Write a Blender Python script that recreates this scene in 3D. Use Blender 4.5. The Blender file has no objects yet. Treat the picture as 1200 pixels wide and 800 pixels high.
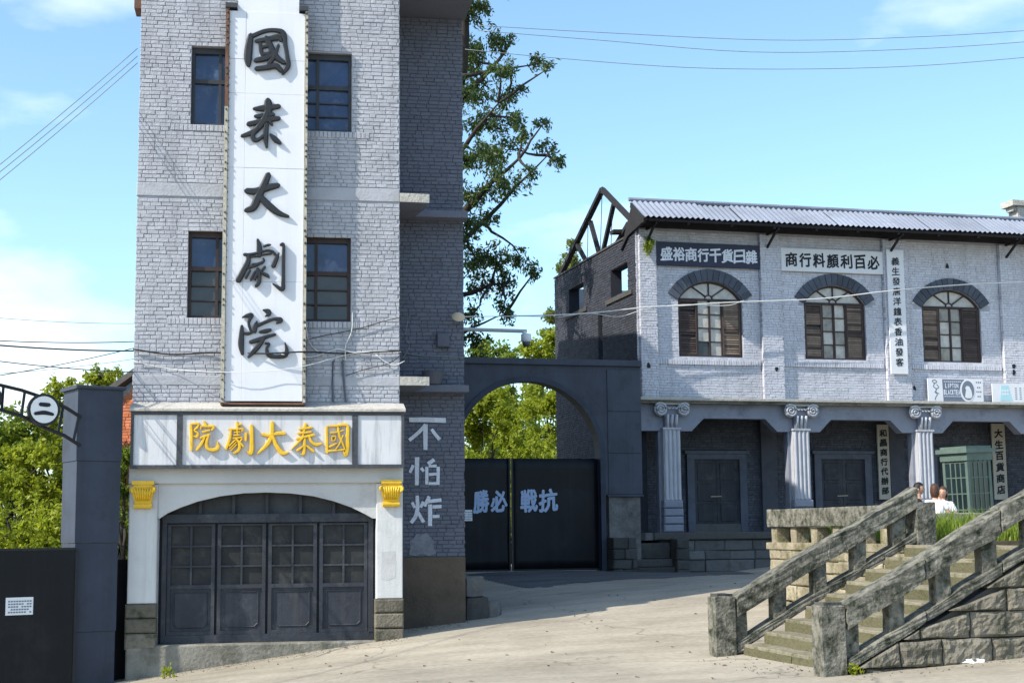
import bpy, bmesh, math, random
import numpy as np
from mathutils import Vector, Matrix, noise
from mathutils.geometry import tessellate_polygon

# ------------------------------------------------------------------ camera, sky, sun, exposure
scene = bpy.context.scene
COL = scene.collection
FPX = 1743.0                       # focal length in pixels of a 1200 px wide picture
PITCH = math.atan(220.0 / FPX)
ROLL = -0.0098
EYE = 1.6
cam_d = bpy.data.cameras.new('camera')
cam_d.sensor_width = 36.0
cam_d.lens = FPX / 1200.0 * 36.0
cam_d.clip_end = 6000.0
cam_d.clip_start = 0.1
cam = bpy.data.objects.new('camera', cam_d)
COL.objects.link(cam)
RCAM = Matrix.Rotation(math.pi / 2 + PITCH, 3, 'X') @ Matrix.Rotation(ROLL, 3, 'Z')
cam.location = (0, 0, EYE)
cam.rotation_euler = RCAM.to_euler()
scene.camera = cam

SUN_AZ = math.radians(59.5)        # the sun stands behind the viewer's left shoulder
SUN_EL = math.radians(41.0)
world = bpy.data.worlds.new('World')
scene.world = world
world.use_nodes = True
wn, wl = world.node_tree.nodes, world.node_tree.links
wn.clear()
w_out = wn.new('ShaderNodeOutputWorld')
w_bg = wn.new('ShaderNodeBackground')
w_sky = wn.new('ShaderNodeTexSky')
w_sky.sky_type = 'NISHITA'
w_sky.sun_disc = False
w_sky.sun_elevation = SUN_EL
w_sky.sun_rotation = math.radians(180.0) + SUN_AZ
w_sky.air_density = 1.0
w_sky.dust_density = 0.9
w_sky.ozone_density = 1.0
w_tc = wn.new('ShaderNodeTexCoord')
w_map = wn.new('ShaderNodeMapping')
w_map.inputs['Scale'].default_value = (1.0, 1.0, 2.6)
w_map.inputs['Location'].default_value = (0.35, 0.1, 0.2)
w_no = wn.new('ShaderNodeTexNoise')
w_no.inputs['Scale'].default_value = 3.2
w_no.inputs['Detail'].default_value = 7.0
w_no.inputs['Roughness'].default_value = 0.52
w_rp = wn.new('ShaderNodeValToRGB')
w_rp.color_ramp.elements[0].position = 0.53
w_rp.color_ramp.elements[0].color = (0, 0, 0, 1)
w_rp.color_ramp.elements[1].position = 0.72
w_rp.color_ramp.elements[1].color = (0.7, 0.7, 0.7, 1)
w_tint = wn.new('ShaderNodeMix'); w_tint.data_type = 'RGBA'; w_tint.blend_type = 'MULTIPLY'
w_tint.inputs['Factor'].default_value = 1.0
w_tint.inputs['B'].default_value = (1.02, 1.20, 1.26, 1)
w_mix = wn.new('ShaderNodeMix'); w_mix.data_type = 'RGBA'
w_mix.inputs['B'].default_value = (7.6, 7.9, 8.2, 1)
wl.new(w_tc.outputs['Generated'], w_map.inputs['Vector'])
wl.new(w_map.outputs['Vector'], w_no.inputs['Vector'])
wl.new(w_no.outputs['Fac'], w_rp.inputs['Fac'])
wl.new(w_sky.outputs['Color'], w_tint.inputs['A'])
wl.new(w_tint.outputs['Result'], w_mix.inputs['A'])
wl.new(w_rp.outputs['Color'], w_mix.inputs['Factor'])
wl.new(w_mix.outputs['Result'], w_bg.inputs['Color'])
w_bg.inputs['Strength'].default_value = 0.15
wl.new(w_bg.outputs['Background'], w_out.inputs['Surface'])

sun_d = bpy.data.lights.new('sun', 'SUN')
sun_d.energy = 4.4
sun_d.angle = math.radians(0.53)
sun_d.color = (1.0, 0.93, 0.82)
sun = bpy.data.objects.new('sun', sun_d)
COL.objects.link(sun)
sdir = Vector((-math.sin(SUN_AZ) * math.cos(SUN_EL), -math.cos(SUN_AZ) * math.cos(SUN_EL), math.sin(SUN_EL)))
sun.rotation_euler = sdir.to_track_quat('Z', 'Y').to_euler()
sun.location = (-20, -10, 30)

vs = scene.view_settings
vs.view_transform = 'Standard'
vs.look = 'None'
vs.gamma = 1.0
vs.use_curve_mapping = False
vs.exposure = 0.58

# ------------------------------------------------------------------ helpers
R = random.Random(7)
def ray(px, py):
    return RCAM @ Vector(((px - 600.0) / FPX, (400.0 - py) / FPX, -1.0))
def at(px, py, Y):
    d = ray(px, py)
    return Vector((0, 0, EYE)) + d * (Y / d.y)

class Frame:
    """A local frame: x along a facade to the right, y into the depth, z up."""
    def __init__(s, x, y, z, deg):
        s.loc = Vector((x, y, z)); s.a = math.radians(deg)
        s.M = Matrix.Translation(s.loc) @ Matrix.Rotation(s.a, 4, 'Z')
        s.I = s.M.inverted()
    def px(s, px, py, y=0.0):
        o = s.I @ Vector((0, 0, EYE)); d = s.I.to_3x3() @ ray(px, py)
        t = (y - o.y) / d.y
        p = o + d * t
        return p.x, p.z
    def pxx(s, px, py, x=0.0):
        o = s.I @ Vector((0, 0, EYE)); d = s.I.to_3x3() @ ray(px, py)
        p = o + d * ((x - o.x) / d.x)
        return p.y, p.z
    def w(s, x, y, z):
        return s.M @ Vector((x, y, z))

class MB:
    def __init__(s): s.v = []; s.f = []; s.sm = False
    def add(s, vs_, fs_):
        b = len(s.v); s.v += [tuple(p) for p in vs_]; s.f += [tuple(i + b for i in f) for f in fs_]; return s
    def box(s, x0, x1, y0, y1, z0, z1):
        if x0 > x1: x0, x1 = x1, x0
        if y0 > y1: y0, y1 = y1, y0
        if z0 > z1: z0, z1 = z1, z0
        return s.add([(x0,y0,z0),(x1,y0,z0),(x1,y1,z0),(x0,y1,z0),(x0,y0,z1),(x1,y0,z1),(x1,y1,z1),(x0,y1,z1)],
              [(0,3,2,1),(4,5,6,7),(0,1,5,4),(1,2,6,5),(2,3,7,6),(3,0,4,7)])
    def cbox(s, x0, x1, y0, y1, z0, z1, c=0.01):
        """box whose front (low y) edges are chamfered"""
        if x0 > x1: x0, x1 = x1, x0
        if z0 > z1: z0, z1 = z1, z0
        return s.add([(x0+c,y0,z0+c),(x1-c,y0,z0+c),(x1-c,y0,z1-c),(x0+c,y0,z1-c),
               (x0,y0+c,z0),(x1,y0+c,z0),(x1,y0+c,z1),(x0,y0+c,z1),
               (x0,y1,z0),(x1,y1,z0),(x1,y1,z1),(x0,y1,z1)],
              [(0,1,2,3),(0,4,5,1),(1,5,6,2),(2,6,7,3),(3,7,4,0),(4,8,9,5),(5,9,10,6),(6,10,11,7),(7,11,8,4),(8,11,10,9)])
    def prism(s, poly, y0, y1):
        """polygon in x,z extruded from y0 to y1"""
        n = len(poly)
        a = sum(poly[i][0]*poly[(i+1)%n][1]-poly[(i+1)%n][0]*poly[i][1] for i in range(n))
        if a < 0: poly = poly[::-1]
        return s.add([(x,y0,z) for x,z in poly]+[(x,y1,z) for x,z in poly],
              [tuple(range(n)), tuple(range(2*n-1,n-1,-1))]+[(i,i+n,(i+1)%n+n,(i+1)%n) for i in range(n)])
    def prismx(s, poly, x0, x1):
        """polygon in y,z extruded along x"""
        n = len(poly)
        return s.add([(x0,y,z) for y,z in poly]+[(x1,y,z) for y,z in poly],
              [tuple(range(n)), tuple(range(2*n-1,n-1,-1))]+[(i,i+n,(i+1)%n+n,(i+1)%n) for i in range(n)])
    def prismz(s, poly, z0, z1):
        n = len(poly)
        a = sum(poly[i][0]*poly[(i+1)%n][1]-poly[(i+1)%n][0]*poly[i][1] for i in range(n))
        if a < 0: poly = poly[::-1]
        return s.add([(x,y,z0) for x,y in poly]+[(x,y,z1) for x,y in poly],
              [tuple(range(n-1,-1,-1)), tuple(range(n,2*n))]+[(i,(i+1)%n,(i+1)%n+n,i+n) for i in range(n)])
    def holes(s, loops, y0, y1):
        """outer loop and hole loops in x,z, extruded"""
        tris = tessellate_polygon([[Vector((x, z, 0)) for x, z in l] for l in loops])
        flat = [p for l in loops for p in l]; n = len(flat)
        fs = []
        for t in tris:
            a, b, c = [flat[i] for i in t]
            ar = (b[0]-a[0])*(c[1]-a[1])-(c[0]-a[0])*(b[1]-a[1])
            t = t if ar > 0 else (t[0], t[2], t[1])
            fs.append(tuple(t)); fs.append((t[0]+n, t[2]+n, t[1]+n))
        b0 = 0
        for l in loops:
            m = len(l)
            for i in range(m): fs.append((b0+i, b0+i+n, b0+(i+1)%m+n, b0+(i+1)%m))
            b0 += m
        return s.add([(x,y0,z) for x,z in flat]+[(x,y1,z) for x,z in flat], fs)
    def tube(s, pts, r, seg=6, r1=None, cap=True):
        pts = [Vector(p) for p in pts]; n = len(pts); vv = []; ff = []
        for i, p in enumerate(pts):
            d = (pts[min(i+1,n-1)]-pts[max(i-1,0)])
            d = d.normalized() if d.length > 1e-9 else Vector((0,0,1))
            q = d.to_track_quat('Z', 'Y')
            rr = r if r1 is None else r+(r1-r)*i/max(1,n-1)
            if isinstance(r, (list,tuple)): rr = r[i]
            for k in range(seg):
                t = 2*math.pi*k/seg
                vv.append(p + q @ Vector((rr*math.cos(t), rr*math.sin(t), 0)))
        for i in range(n-1):
            for k in range(seg):
                ff.append((i*seg+k, i*seg+(k+1)%seg, (i+1)*seg+(k+1)%seg, (i+1)*seg+k))
        if cap:
            ff.append(tuple(range(seg-1,-1,-1))); ff.append(tuple(range((n-1)*seg, n*seg)))
        return s.add(vv, ff)
    def lathe(s, prof, seg=16, c=(0,0,0)):
        vv = []; ff = []; n = len(prof)
        for r_, z in prof:
            for k in range(seg):
                t = 2*math.pi*k/seg; vv.append((c[0]+r_*math.cos(t), c[1]+r_*math.sin(t), c[2]+z))
        for i in range(n-1):
            for k in range(seg):
                ff.append((i*seg+k, i*seg+(k+1)%seg, (i+1)*seg+(k+1)%seg, (i+1)*seg+k))
        ff.append(tuple(range(seg-1,-1,-1))); ff.append(tuple(range((n-1)*seg, n*seg)))
        return s.add(vv, ff)
    def bar(s, a, b, w, d, up=Vector((0,0,1))):
        """square bar from a to b"""
        a = Vector(a); b = Vector(b); t = (b-a).normalized()
        sd = t.cross(up)
        if sd.length < 1e-4: sd = Vector((1,0,0))
        sd.normalize(); u2 = sd.cross(t)
        vv = []
        for p in (a, b):
            for i, j in ((-1,-1),(1,-1),(1,1),(-1,1)): vv.append(p+sd*(w/2*i)+u2*(d/2*j))
        return s.add(vv, [(0,1,2,3),(7,6,5,4),(0,4,5,1),(1,5,6,2),(2,6,7,3),(3,7,4,0)])
    def mesh(s, name, mat, smooth=False):
        me = bpy.data.meshes.new(name)
        me.from_pydata(s.v, [], s.f)
        bm = bmesh.new(); bm.from_mesh(me); bmesh.ops.recalc_face_normals(bm, faces=bm.faces); bm.to_mesh(me); bm.free()
        if mat: me.materials.append(mat)
        if smooth: me.polygons.foreach_set('use_smooth', [True]*len(me.polygons))
        me.update()
        return me

def link(name, data, parent=None, loc=None):
    o = bpy.data.objects.new(name, data); COL.objects.link(o)
    if parent: o.parent = parent
    if loc is not None: o.location = loc
    return o
def part(name, mb, mat, parent=None, smooth=False, loc=None, kind=None, label=None):
    o = link(name, mb.mesh(name, mat, smooth), parent, loc)
    if kind: o['kind'] = kind
    if label: o['label'] = label
    return o
def tag(o, label, cat, group=None):
    o['label'] = label; o['category'] = cat
    if group: o['group'] = group
    return o
def thing(name, fr, label, cat, group=None):
    o = bpy.data.objects.new(name, None); COL.objects.link(o)
    o.empty_display_size = 0.2
    o.location = fr.loc; o.rotation_euler = (0, 0, fr.a)
    return tag(o, label, cat, group)
def lerp(a, b, t): return a+(b-a)*t

# ------------------------------------------------------------------ materials
def sock(n, k): return n.inputs[k]
def M(name, col, rough=0.85, var=0.25, scale=2.0, bump=0.3, bscale=35.0, metal=0.0, island=0.0,
      dirt=None, dirt_amt=0.0, dirt_scale=1.2, streak=False, spec=0.3, rain=None):
    m = bpy.data.materials.new(name); m.use_nodes = True
    nt = m.node_tree; N = nt.nodes; L = nt.links
    b = N['Principled BSDF']
    b.inputs['Roughness'].default_value = rough; b.inputs['Metallic'].default_value = metal
    b.inputs['Specular IOR Level'].default_value = spec
    g = N.new('ShaderNodeNewGeometry')
    n1 = N.new('ShaderNodeTexNoise'); n1.inputs['Scale'].default_value = scale; n1.inputs['Detail'].default_value = 6; n1.inputs['Roughness'].default_value = 0.65
    L.new(g.outputs['Position'], n1.inputs['Vector'])
    mr = N.new('ShaderNodeMapRange'); mr.inputs[1].default_value = 0.25; mr.inputs[2].default_value = 0.75
    mr.inputs[3].default_value = 1-var; mr.inputs[4].default_value = 1+var
    L.new(n1.outputs['Fac'], mr.inputs[0])
    val = mr.outputs[0]
    if island:
        oi = N.new('ShaderNodeObjectInfo')
        ad = N.new('ShaderNodeMath'); ad.operation = 'ADD'
        L.new(g.outputs['Random Per Island'], ad.inputs[0]); L.new(oi.outputs['Random'], ad.inputs[1])
        fr = N.new('ShaderNodeMath'); fr.operation = 'FRACT'; L.new(ad.outputs[0], fr.inputs[0])
        m2 = N.new('ShaderNodeMapRange'); m2.inputs[3].default_value = 1-island; m2.inputs[4].default_value = 1+island
        L.new(fr.outputs[0], m2.inputs[0])
        mu = N.new('ShaderNodeMath'); mu.operation = 'MULTIPLY'; L.new(val, mu.inputs[0]); L.new(m2.outputs[0], mu.inputs[1]); val = mu.outputs[0]
    vm = N.new('ShaderNodeVectorMath'); vm.operation = 'SCALE'; vm.inputs[0].default_value = col[:3]
    L.new(val, vm.inputs['Scale'])
    out = vm.outputs['Vector']
    if dirt:
        mp = N.new('ShaderNodeMapping'); L.new(g.outputs['Position'], mp.inputs['Vector'])
        mp.inputs['Scale'].default_value = (9, 9, 0.7) if streak else (1, 1, 1)
        n3 = N.new('ShaderNodeTexNoise'); n3.inputs['Scale'].default_value = dirt_scale; n3.inputs['Detail'].default_value = 8; n3.inputs['Roughness'].default_value = 0.7
        L.new(mp.outputs['Vector'], n3.inputs['Vector'])
        rp = N.new('ShaderNodeMapRange'); rp.inputs[1].default_value = 0.62-0.3*dirt_amt; rp.inputs[2].default_value = 0.80-0.25*dirt_amt
        rp.inputs[4].default_value = min(1.0, 0.35+dirt_amt)
        L.new(n3.outputs['Fac'], rp.inputs[0])
        mx = N.new('ShaderNodeMix'); mx.data_type = 'RGBA'
        L.new(rp.outputs[0], mx.inputs['Factor']); L.new(out, mx.inputs['A']); mx.inputs['B'].default_value = (*dirt, 1)
        out = mx.outputs['Result']
    if rain:        # long vertical runs of grime
        mp = N.new('ShaderNodeMapping'); L.new(g.outputs['Position'], mp.inputs['Vector']); mp.inputs['Scale'].default_value = (2.6, 2.6, 0.16)
        n4 = N.new('ShaderNodeTexNoise'); n4.inputs['Scale'].default_value = 1.5; n4.inputs['Detail'].default_value = 9; n4.inputs['Roughness'].default_value = 0.72
        L.new(mp.outputs['Vector'], n4.inputs['Vector'])
        rr = N.new('ShaderNodeMapRange'); rr.inputs[1].default_value = 0.48; rr.inputs[2].default_value = 0.78; rr.inputs[4].default_value = rain[1]
        L.new(n4.outputs['Fac'], rr.inputs[0])
        mr_ = N.new('ShaderNodeMix'); mr_.data_type = 'RGBA'
        L.new(rr.outputs[0], mr_.inputs['Factor']); L.new(out, mr_.inputs['A']); mr_.inputs['B'].default_value = (*rain[0], 1)
        out = mr_.outputs['Result']
    L.new(out, b.inputs['Base Color'])
    if bump:
        n2 = N.new('ShaderNodeTexNoise'); n2.inputs['Scale'].default_value = bscale; n2.inputs['Detail'].default_value = 5
        L.new(g.outputs['Position'], n2.inputs['Vector'])
        bp = N.new('ShaderNodeBump'); bp.inputs['Strength'].default_value = bump; bp.inputs['Distance'].default_value = 0.02
        L.new(n2.outputs['Fac'], bp.inputs['Height']); L.new(bp.outputs['Normal'], b.inputs['Normal'])
    return m
def glass(name, col, rough=0.06, var=0.4, spec=0.5):
    return M(name, col, rough, var, 1.3, 0.02, 3.0, spec=spec)
def leaf_mat(name, col, col2, trans=0.45):
    m = bpy.data.materials.new(name); m.use_nodes = True
    nt = m.node_tree; N = nt.nodes; L = nt.links
    b = N['Principled BSDF']; b.inputs['Roughness'].default_value = 0.45; b.inputs['Specular IOR Level'].default_value = 0.35
    g = N.new('ShaderNodeNewGeometry')
    mx = N.new('ShaderNodeMix'); mx.data_type = 'RGBA'
    mx.inputs['A'].default_value = (*col, 1); mx.inputs['B'].default_value = (*col2, 1)
    L.new(g.outputs['Random Per Island'], mx.inputs['Factor'])
    L.new(mx.outputs['Result'], b.inputs['Base Color'])
    t = N.new('ShaderNodeBsdfTranslucent'); L.new(mx.outputs['Result'], t.inputs['Color'])
    ms = N.new('ShaderNodeMixShader'); ms.inputs[0].default_value = trans
    L.new(b.outputs[0], ms.inputs[1]); L.new(t.outputs[0], ms.inputs[2])
    L.new(ms.outputs[0], N['Material Output'].inputs['Surface'])
    return m

MT = {}
MT['brick'] = M('painted_brick', (0.405, 0.415, 0.455), 0.8, 0.08, 1.2, 0.4, 45, island=0.06, dirt=(0.25,0.26,0.295), dirt_amt=0.28, dirt_scale=1.3, rain=((0.19,0.195,0.215), .6))
MT['mortar'] = M('mortar', (0.33, 0.345, 0.39), 0.95, 0.2, 6, 0.4, 50)
MT['brick_dark'] = M('dark_paint_with_shade', (0.128, 0.140, 0.178), 0.85, 0.15, 1.2, 0.4, 45, island=0.08, dirt=(0.07,0.08,0.105), dirt_amt=0.3, dirt_scale=1.2)  # dark wing paint, deepened and blued for shade; stands for shade on slabs
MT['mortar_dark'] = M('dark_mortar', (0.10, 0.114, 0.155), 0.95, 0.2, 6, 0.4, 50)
MT['brick_sh'] = M('pale_painted_brick', (0.57, 0.58, 0.64), 0.85, 0.10, 0.9, 0.3, 60, island=0.06, dirt=(0.33,0.335,0.36), dirt_amt=0.28, dirt_scale=1.1, rain=((0.27,0.27,0.28), .55))
MT['mortar_sh'] = M('pale_mortar', (0.36, 0.37, 0.415), 0.95, 0.2, 6, 0.4, 50)
MT['brick_gray'] = M('shade_toned_bare_brick', (0.048, 0.053, 0.070), 0.9, 0.2, 1.2, 0.4, 60, island=0.25, dirt=(0.028,0.03,0.036), dirt_amt=0.4)  # bare brick, darkened further to stand in for shade on the wall
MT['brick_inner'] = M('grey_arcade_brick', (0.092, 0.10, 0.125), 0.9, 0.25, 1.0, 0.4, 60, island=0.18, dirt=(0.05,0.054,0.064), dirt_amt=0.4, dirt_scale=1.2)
MT['glass_e'] = M('dim_curtained_glass', (0.27, 0.25, 0.22), 0.2, 0.4, 5, 0.05, 8, spec=0.5, dirt=(0.10,0.09,0.08), dirt_amt=0.35, dirt_scale=4)
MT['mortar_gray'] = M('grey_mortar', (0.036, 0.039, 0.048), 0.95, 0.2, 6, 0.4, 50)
MT['brick_red'] = M('red_brick', (0.50, 0.165, 0.075), 0.9, 0.2, 3, 0.4, 40, island=0.25)
MT['plaster'] = M('grey_plaster', (0.50, 0.50, 0.50), 0.85, 0.12, 1.2, 0.2, 30, dirt=(0.22,0.21,0.19), dirt_amt=0.3, dirt_scale=1.0)
MT['plaster_w'] = M('white_plaster', (0.58, 0.585, 0.585), 0.8, 0.10, 1.5, 0.15, 30, dirt=(0.36,0.35,0.33), dirt_amt=0.34, dirt_scale=1.6, rain=((0.3,0.29,0.27), .6))
MT['panel_w'] = M('streaked_white_panel', (0.58, 0.585, 0.61), 0.7, 0.08, 2, 0.06, 30, dirt=(0.25,0.255,0.27), dirt_amt=0.42, dirt_scale=1.0, streak=True)
MT['board_w'] = M('white_signboard', (0.66, 0.675, 0.72), 0.6, 0.04, 2, 0.03, 12, dirt=(0.50,0.48,0.44), dirt_amt=0.06, dirt_scale=2.0, rain=((0.5,0.49,0.47), .35))
MT['band'] = M('concrete_band', (0.37, 0.38, 0.415), 0.9, 0.18, 2.5, 0.4, 25, dirt=(0.26,0.26,0.27), dirt_amt=0.3)
MT['concrete'] = M('rough_concrete', (0.45, 0.43, 0.39), 0.95, 0.3, 4, 0.7, 22, dirt=(0.20,0.18,0.15), dirt_amt=0.35, dirt_scale=4)
MT['conc_dark'] = M('mossy_concrete', (0.22, 0.21, 0.18), 0.95, 0.35, 3, 0.7, 22, dirt=(0.05,0.055,0.035), dirt_amt=0.5, dirt_scale=2.5)
MT['conc_mid'] = M('stained_grey_concrete', (0.17, 0.165, 0.16), 0.95, 0.35, 3, 0.6, 22, dirt=(0.06,0.06,0.06), dirt_amt=0.45, dirt_scale=2.2)
MT['patch'] = M('grey_cement_patch', (0.20, 0.215, 0.25), 0.9, 0.25, 5, 0.5, 30, dirt=(0.10,0.11,0.13), dirt_amt=0.4, dirt_scale=8)
MT['frame_bl'] = M('blackened_frame', (0.045, 0.05, 0.058), 0.6, 0.3, 4, 0.2, 40)
MT['fascia_fr'] = M('worn_dark_frame', (0.055, 0.06, 0.07), 0.7, 0.3, 6, 0.3, 40, dirt=(0.2,0.2,0.2), dirt_amt=0.15, dirt_scale=9)
MT['frame_br'] = M('brown_window_frame', (0.045, 0.032, 0.032), 0.6, 0.3, 4, 0.2, 40)
MT['glass'] = M('sky_tinted_window_glass', (0.03, 0.055, 0.125), 0.07, 0.5, 2.0, 0.02, 3.0, spec=0.5, dirt=(0.16,0.21,0.30), dirt_amt=0.30, dirt_scale=2.2)  # blue base stands in for reflected sky, with pale smudges of dirt
MT['glass_d'] = glass('dusty_dark_glass', (0.05, 0.055, 0.055), 0.15)
MT['glass_c'] = M('curtained_glass', (0.50, 0.48, 0.44), 0.25, 0.3, 5, 0.05, 8, spec=0.4, dirt=(0.25,0.22,0.18), dirt_amt=0.2, dirt_scale=3)
MT['letter_bl'] = M('charcoal_letter_paint', (0.022, 0.025, 0.030), 0.55, 0.2, 8, 0.1, 50)
MT['gold'] = M('yellow_gold_paint', (0.70, 0.43, 0.020), 0.4, 0.15, 10, 0.15, 40, metal=0.0, dirt=(0.33,0.13,0.01), dirt_amt=0.15, dirt_scale=12, spec=0.5)
MT['door'] = M('dark_blue_grey_door', (0.026, 0.030, 0.041), 0.55, 0.35, 2.5, 0.2, 30, dirt=(0.085,0.09,0.098), dirt_amt=0.34, dirt_scale=3.0, spec=0.35, rain=((0.10,0.10,0.105), .45))
MT['door_glass'] = M('painted_over_door_glass', (0.026, 0.028, 0.030), 0.5, 0.4, 3, 0.05, 20, spec=0.2, dirt=(0.075,0.075,0.07), dirt_amt=0.35, dirt_scale=3.5)
MT['rust'] = M('rusty_rail', (0.145, 0.075, 0.05), 0.8, 0.35, 6, 0.3, 40)
MT['bulb'] = M('weathered_bulb_strip', (0.40, 0.37, 0.30), 0.6, 0.4, 20, 0.3, 60)
MT['bulb_g'] = M('dark_bulb_holder', (0.06, 0.075, 0.06), 0.5, 0.3, 20, 0.2, 60)
MT['brown_pl'] = M('brown_render', (0.115, 0.09, 0.068), 0.95, 0.3, 2.5, 0.6, 25, dirt=(0.05,0.045,0.04), dirt_amt=0.35, dirt_scale=2)
MT['paint_w'] = M('white_wall_paint', (0.62, 0.66, 0.74), 0.85, 0.15, 12, 0.3, 40, dirt=(0.22,0.24,0.28), dirt_amt=0.22, dirt_scale=14)
MT['blue_pl'] = M('blue_grey_gate_render', (0.060, 0.070, 0.095), 0.65, 0.25, 0.9, 0.25, 12, dirt=(0.028,0.032,0.040), dirt_amt=0.36, dirt_scale=1.4, rain=((0.03,0.032,0.036), .6))
MT['blue_pier'] = M('blue_grey_sheet_metal', (0.040, 0.050, 0.076), 0.6, 0.25, 1.2, 0.15, 6, dirt=(0.02,0.024,0.03), dirt_amt=0.36, dirt_scale=2, rain=((0.024,0.026,0.03), .6))
MT['black_sheet'] = M('black_sheet_metal', (0.0065, 0.0075, 0.0105), 0.5, 0.3, 1.5, 0.35, 2.2, spec=0.25, dirt=(0.022,0.024,0.028), dirt_amt=0.25, dirt_scale=1.5, rain=((0.02,0.021,0.024), .6))
MT['black_metal'] = M('black_iron', (0.018, 0.02, 0.025), 0.5, 0.2, 6, 0.1, 40)
MT['stone_dk'] = M('damp_dark_stone', (0.075, 0.072, 0.068), 0.9, 0.35, 3, 0.8, 14, island=0.2, dirt=(0.025,0.028,0.022), dirt_amt=0.4, dirt_scale=3)
MT['stone_gr'] = M('grey_plinth_stone', (0.13, 0.13, 0.13), 0.9, 0.3, 3, 0.8, 14, island=0.25, dirt=(0.05,0.05,0.045), dirt_amt=0.4, dirt_scale=3)
MT['stone_blk'] = M('quarry_block_stone', (0.19, 0.17, 0.135), 0.95, 0.4, 4, 1.0, 26, island=0.25, dirt=(0.03,0.034,0.02), dirt_amt=0.58, dirt_scale=4)
MT['stone_st'] = M('weathered_stair_stone', (0.30, 0.275, 0.235), 0.95, 0.3, 4, 1.0, 22, island=0.12, dirt=(0.055,0.06,0.045), dirt_amt=0.50, dirt_scale=5)
MT['stone_rail'] = M('lichened_rail_stone', (0.185, 0.175, 0.145), 0.95, 0.4, 6, 1.0, 30, island=0.12, dirt=(0.024,0.030,0.018), dirt_amt=0.66, dirt_scale=8)
MT['stone_lit'] = M('yellow_grey_stone', (0.28, 0.245, 0.175), 0.95, 0.4, 4, 1.0, 24, island=0.25, dirt=(0.075,0.07,0.022), dirt_amt=0.55, dirt_scale=3)
MT['step'] = M('mossy_step_stone', (0.25, 0.225, 0.165), 0.95, 0.4, 5, 0.9, 26, island=0.14, dirt=(0.06,0.06,0.022), dirt_amt=0.55, dirt_scale=5)
MT['riser'] = M('mossy_riser', (0.125, 0.115, 0.066), 0.95, 0.4, 6, 0.9, 30, island=0.15, dirt=(0.05,0.052,0.02), dirt_amt=0.5, dirt_scale=6)
MT['column'] = M('chipped_white_column', (0.45, 0.465, 0.51), 0.8, 0.12, 3, 0.3, 30, dirt=(0.15,0.155,0.17), dirt_amt=0.34, dirt_scale=2.0, streak=True)
MT['arcade'] = M('blue_grey_arcade_paint', (0.245, 0.265, 0.325), 0.85, 0.2, 1.5, 0.2, 25, dirt=(0.085,0.095,0.12), dirt_amt=0.38, dirt_scale=1.5)
MT['jamb'] = M('slate_door_surround', (0.115, 0.13, 0.17), 0.8, 0.25, 1.5, 0.25, 25, dirt=(0.06,0.066,0.08), dirt_amt=0.4, dirt_scale=2)
MT['bluestone'] = M('dark_blue_arch_paint', (0.075, 0.088, 0.115), 0.8, 0.2, 4, 0.4, 40, island=0.25)
MT['shutter'] = M('brown_shutter_wood', (0.075, 0.055, 0.05), 0.75, 0.3, 6, 0.3, 40, island=0.25)
MT['shutter_lt'] = M('bleached_shutter_wood', (0.21, 0.16, 0.125), 0.8, 0.3, 6, 0.3, 40, island=0.3)
MT['roof'] = M('corrugated_sheet', (0.215, 0.24, 0.295), 0.6, 0.18, 1.0, 0.05, 20, metal=0.1, island=0.1, dirt=(0.14,0.15,0.175), dirt_amt=0.3, dirt_scale=1.2)
MT['wood_dk'] = M('charred_timber', (0.025, 0.024, 0.027), 0.85, 0.3, 5, 0.4, 30)
MT['wood_soffit'] = M('dark_soffit_boards', (0.030, 0.032, 0.040), 0.9, 0.3, 4, 0.3, 30)
MT['sign_dk'] = M('navy_signboard', (0.035, 0.043, 0.075), 0.6, 0.15, 3, 0.1, 20)
MT['sign_w'] = M('white_wood_signboard', (0.72, 0.73, 0.76), 0.7, 0.05, 3, 0.05, 20)
MT['sign_cream'] = M('cream_signboard', (0.50, 0.47, 0.40), 0.75, 0.12, 3, 0.1, 20)
MT['ink'] = M('black_ink', (0.015, 0.017, 0.025), 0.6, 0.1, 3, 0.0)
MT['ink_blue'] = M('grey_blue_print', (0.16, 0.19, 0.25), 0.6, 0.1, 3, 0.0)
MT['white_ch'] = M('white_lettering', (0.74, 0.78, 0.86), 0.6, 0.05, 8, 0.0)
MT['gate_ch'] = M('pale_blue_lettering', (0.40, 0.50, 0.70), 0.6, 0.1, 8, 0.0)
MT['teal'] = M('pale_teal_print', (0.42, 0.66, 0.72), 0.6, 0.05, 3, 0.0)
MT['booth'] = M('faded_green_paint', (0.105, 0.15, 0.128), 0.6, 0.2, 4, 0.2, 30, dirt=(0.2,0.26,0.22), dirt_amt=0.15, dirt_scale=4)
MT['booth_glass'] = glass('booth_glass', (0.018, 0.03, 0.034), 0.08)
MT['wire_d'] = M('black_cable', (0.02, 0.02, 0.022), 0.6, 0.1, 3, 0.0)
MT['wire_w'] = M('white_cable', (0.7, 0.7, 0.68), 0.6, 0.1, 3, 0.0)
MT['wire_g'] = M('grey_cable', (0.22, 0.25, 0.26), 0.6, 0.1, 3, 0.0)
MT['white_pl'] = M('white_plastic', (0.78, 0.79, 0.8), 0.4, 0.05, 3, 0.02)
MT['grey_box'] = M('grey_painted_box', (0.085, 0.095, 0.125), 0.6, 0.1, 3, 0.05)
MT['lamp'] = M('cream_lamp_shade', (0.5, 0.42, 0.3), 0.5, 0.15, 8, 0.1)
MT['bark'] = M('tree_bark', (0.042, 0.036, 0.030), 0.95, 0.35, 6, 0.8, 25)
MT['skin'] = M('skin', (0.50, 0.29, 0.20), 0.55, 0.05, 6, 0.0)
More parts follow.
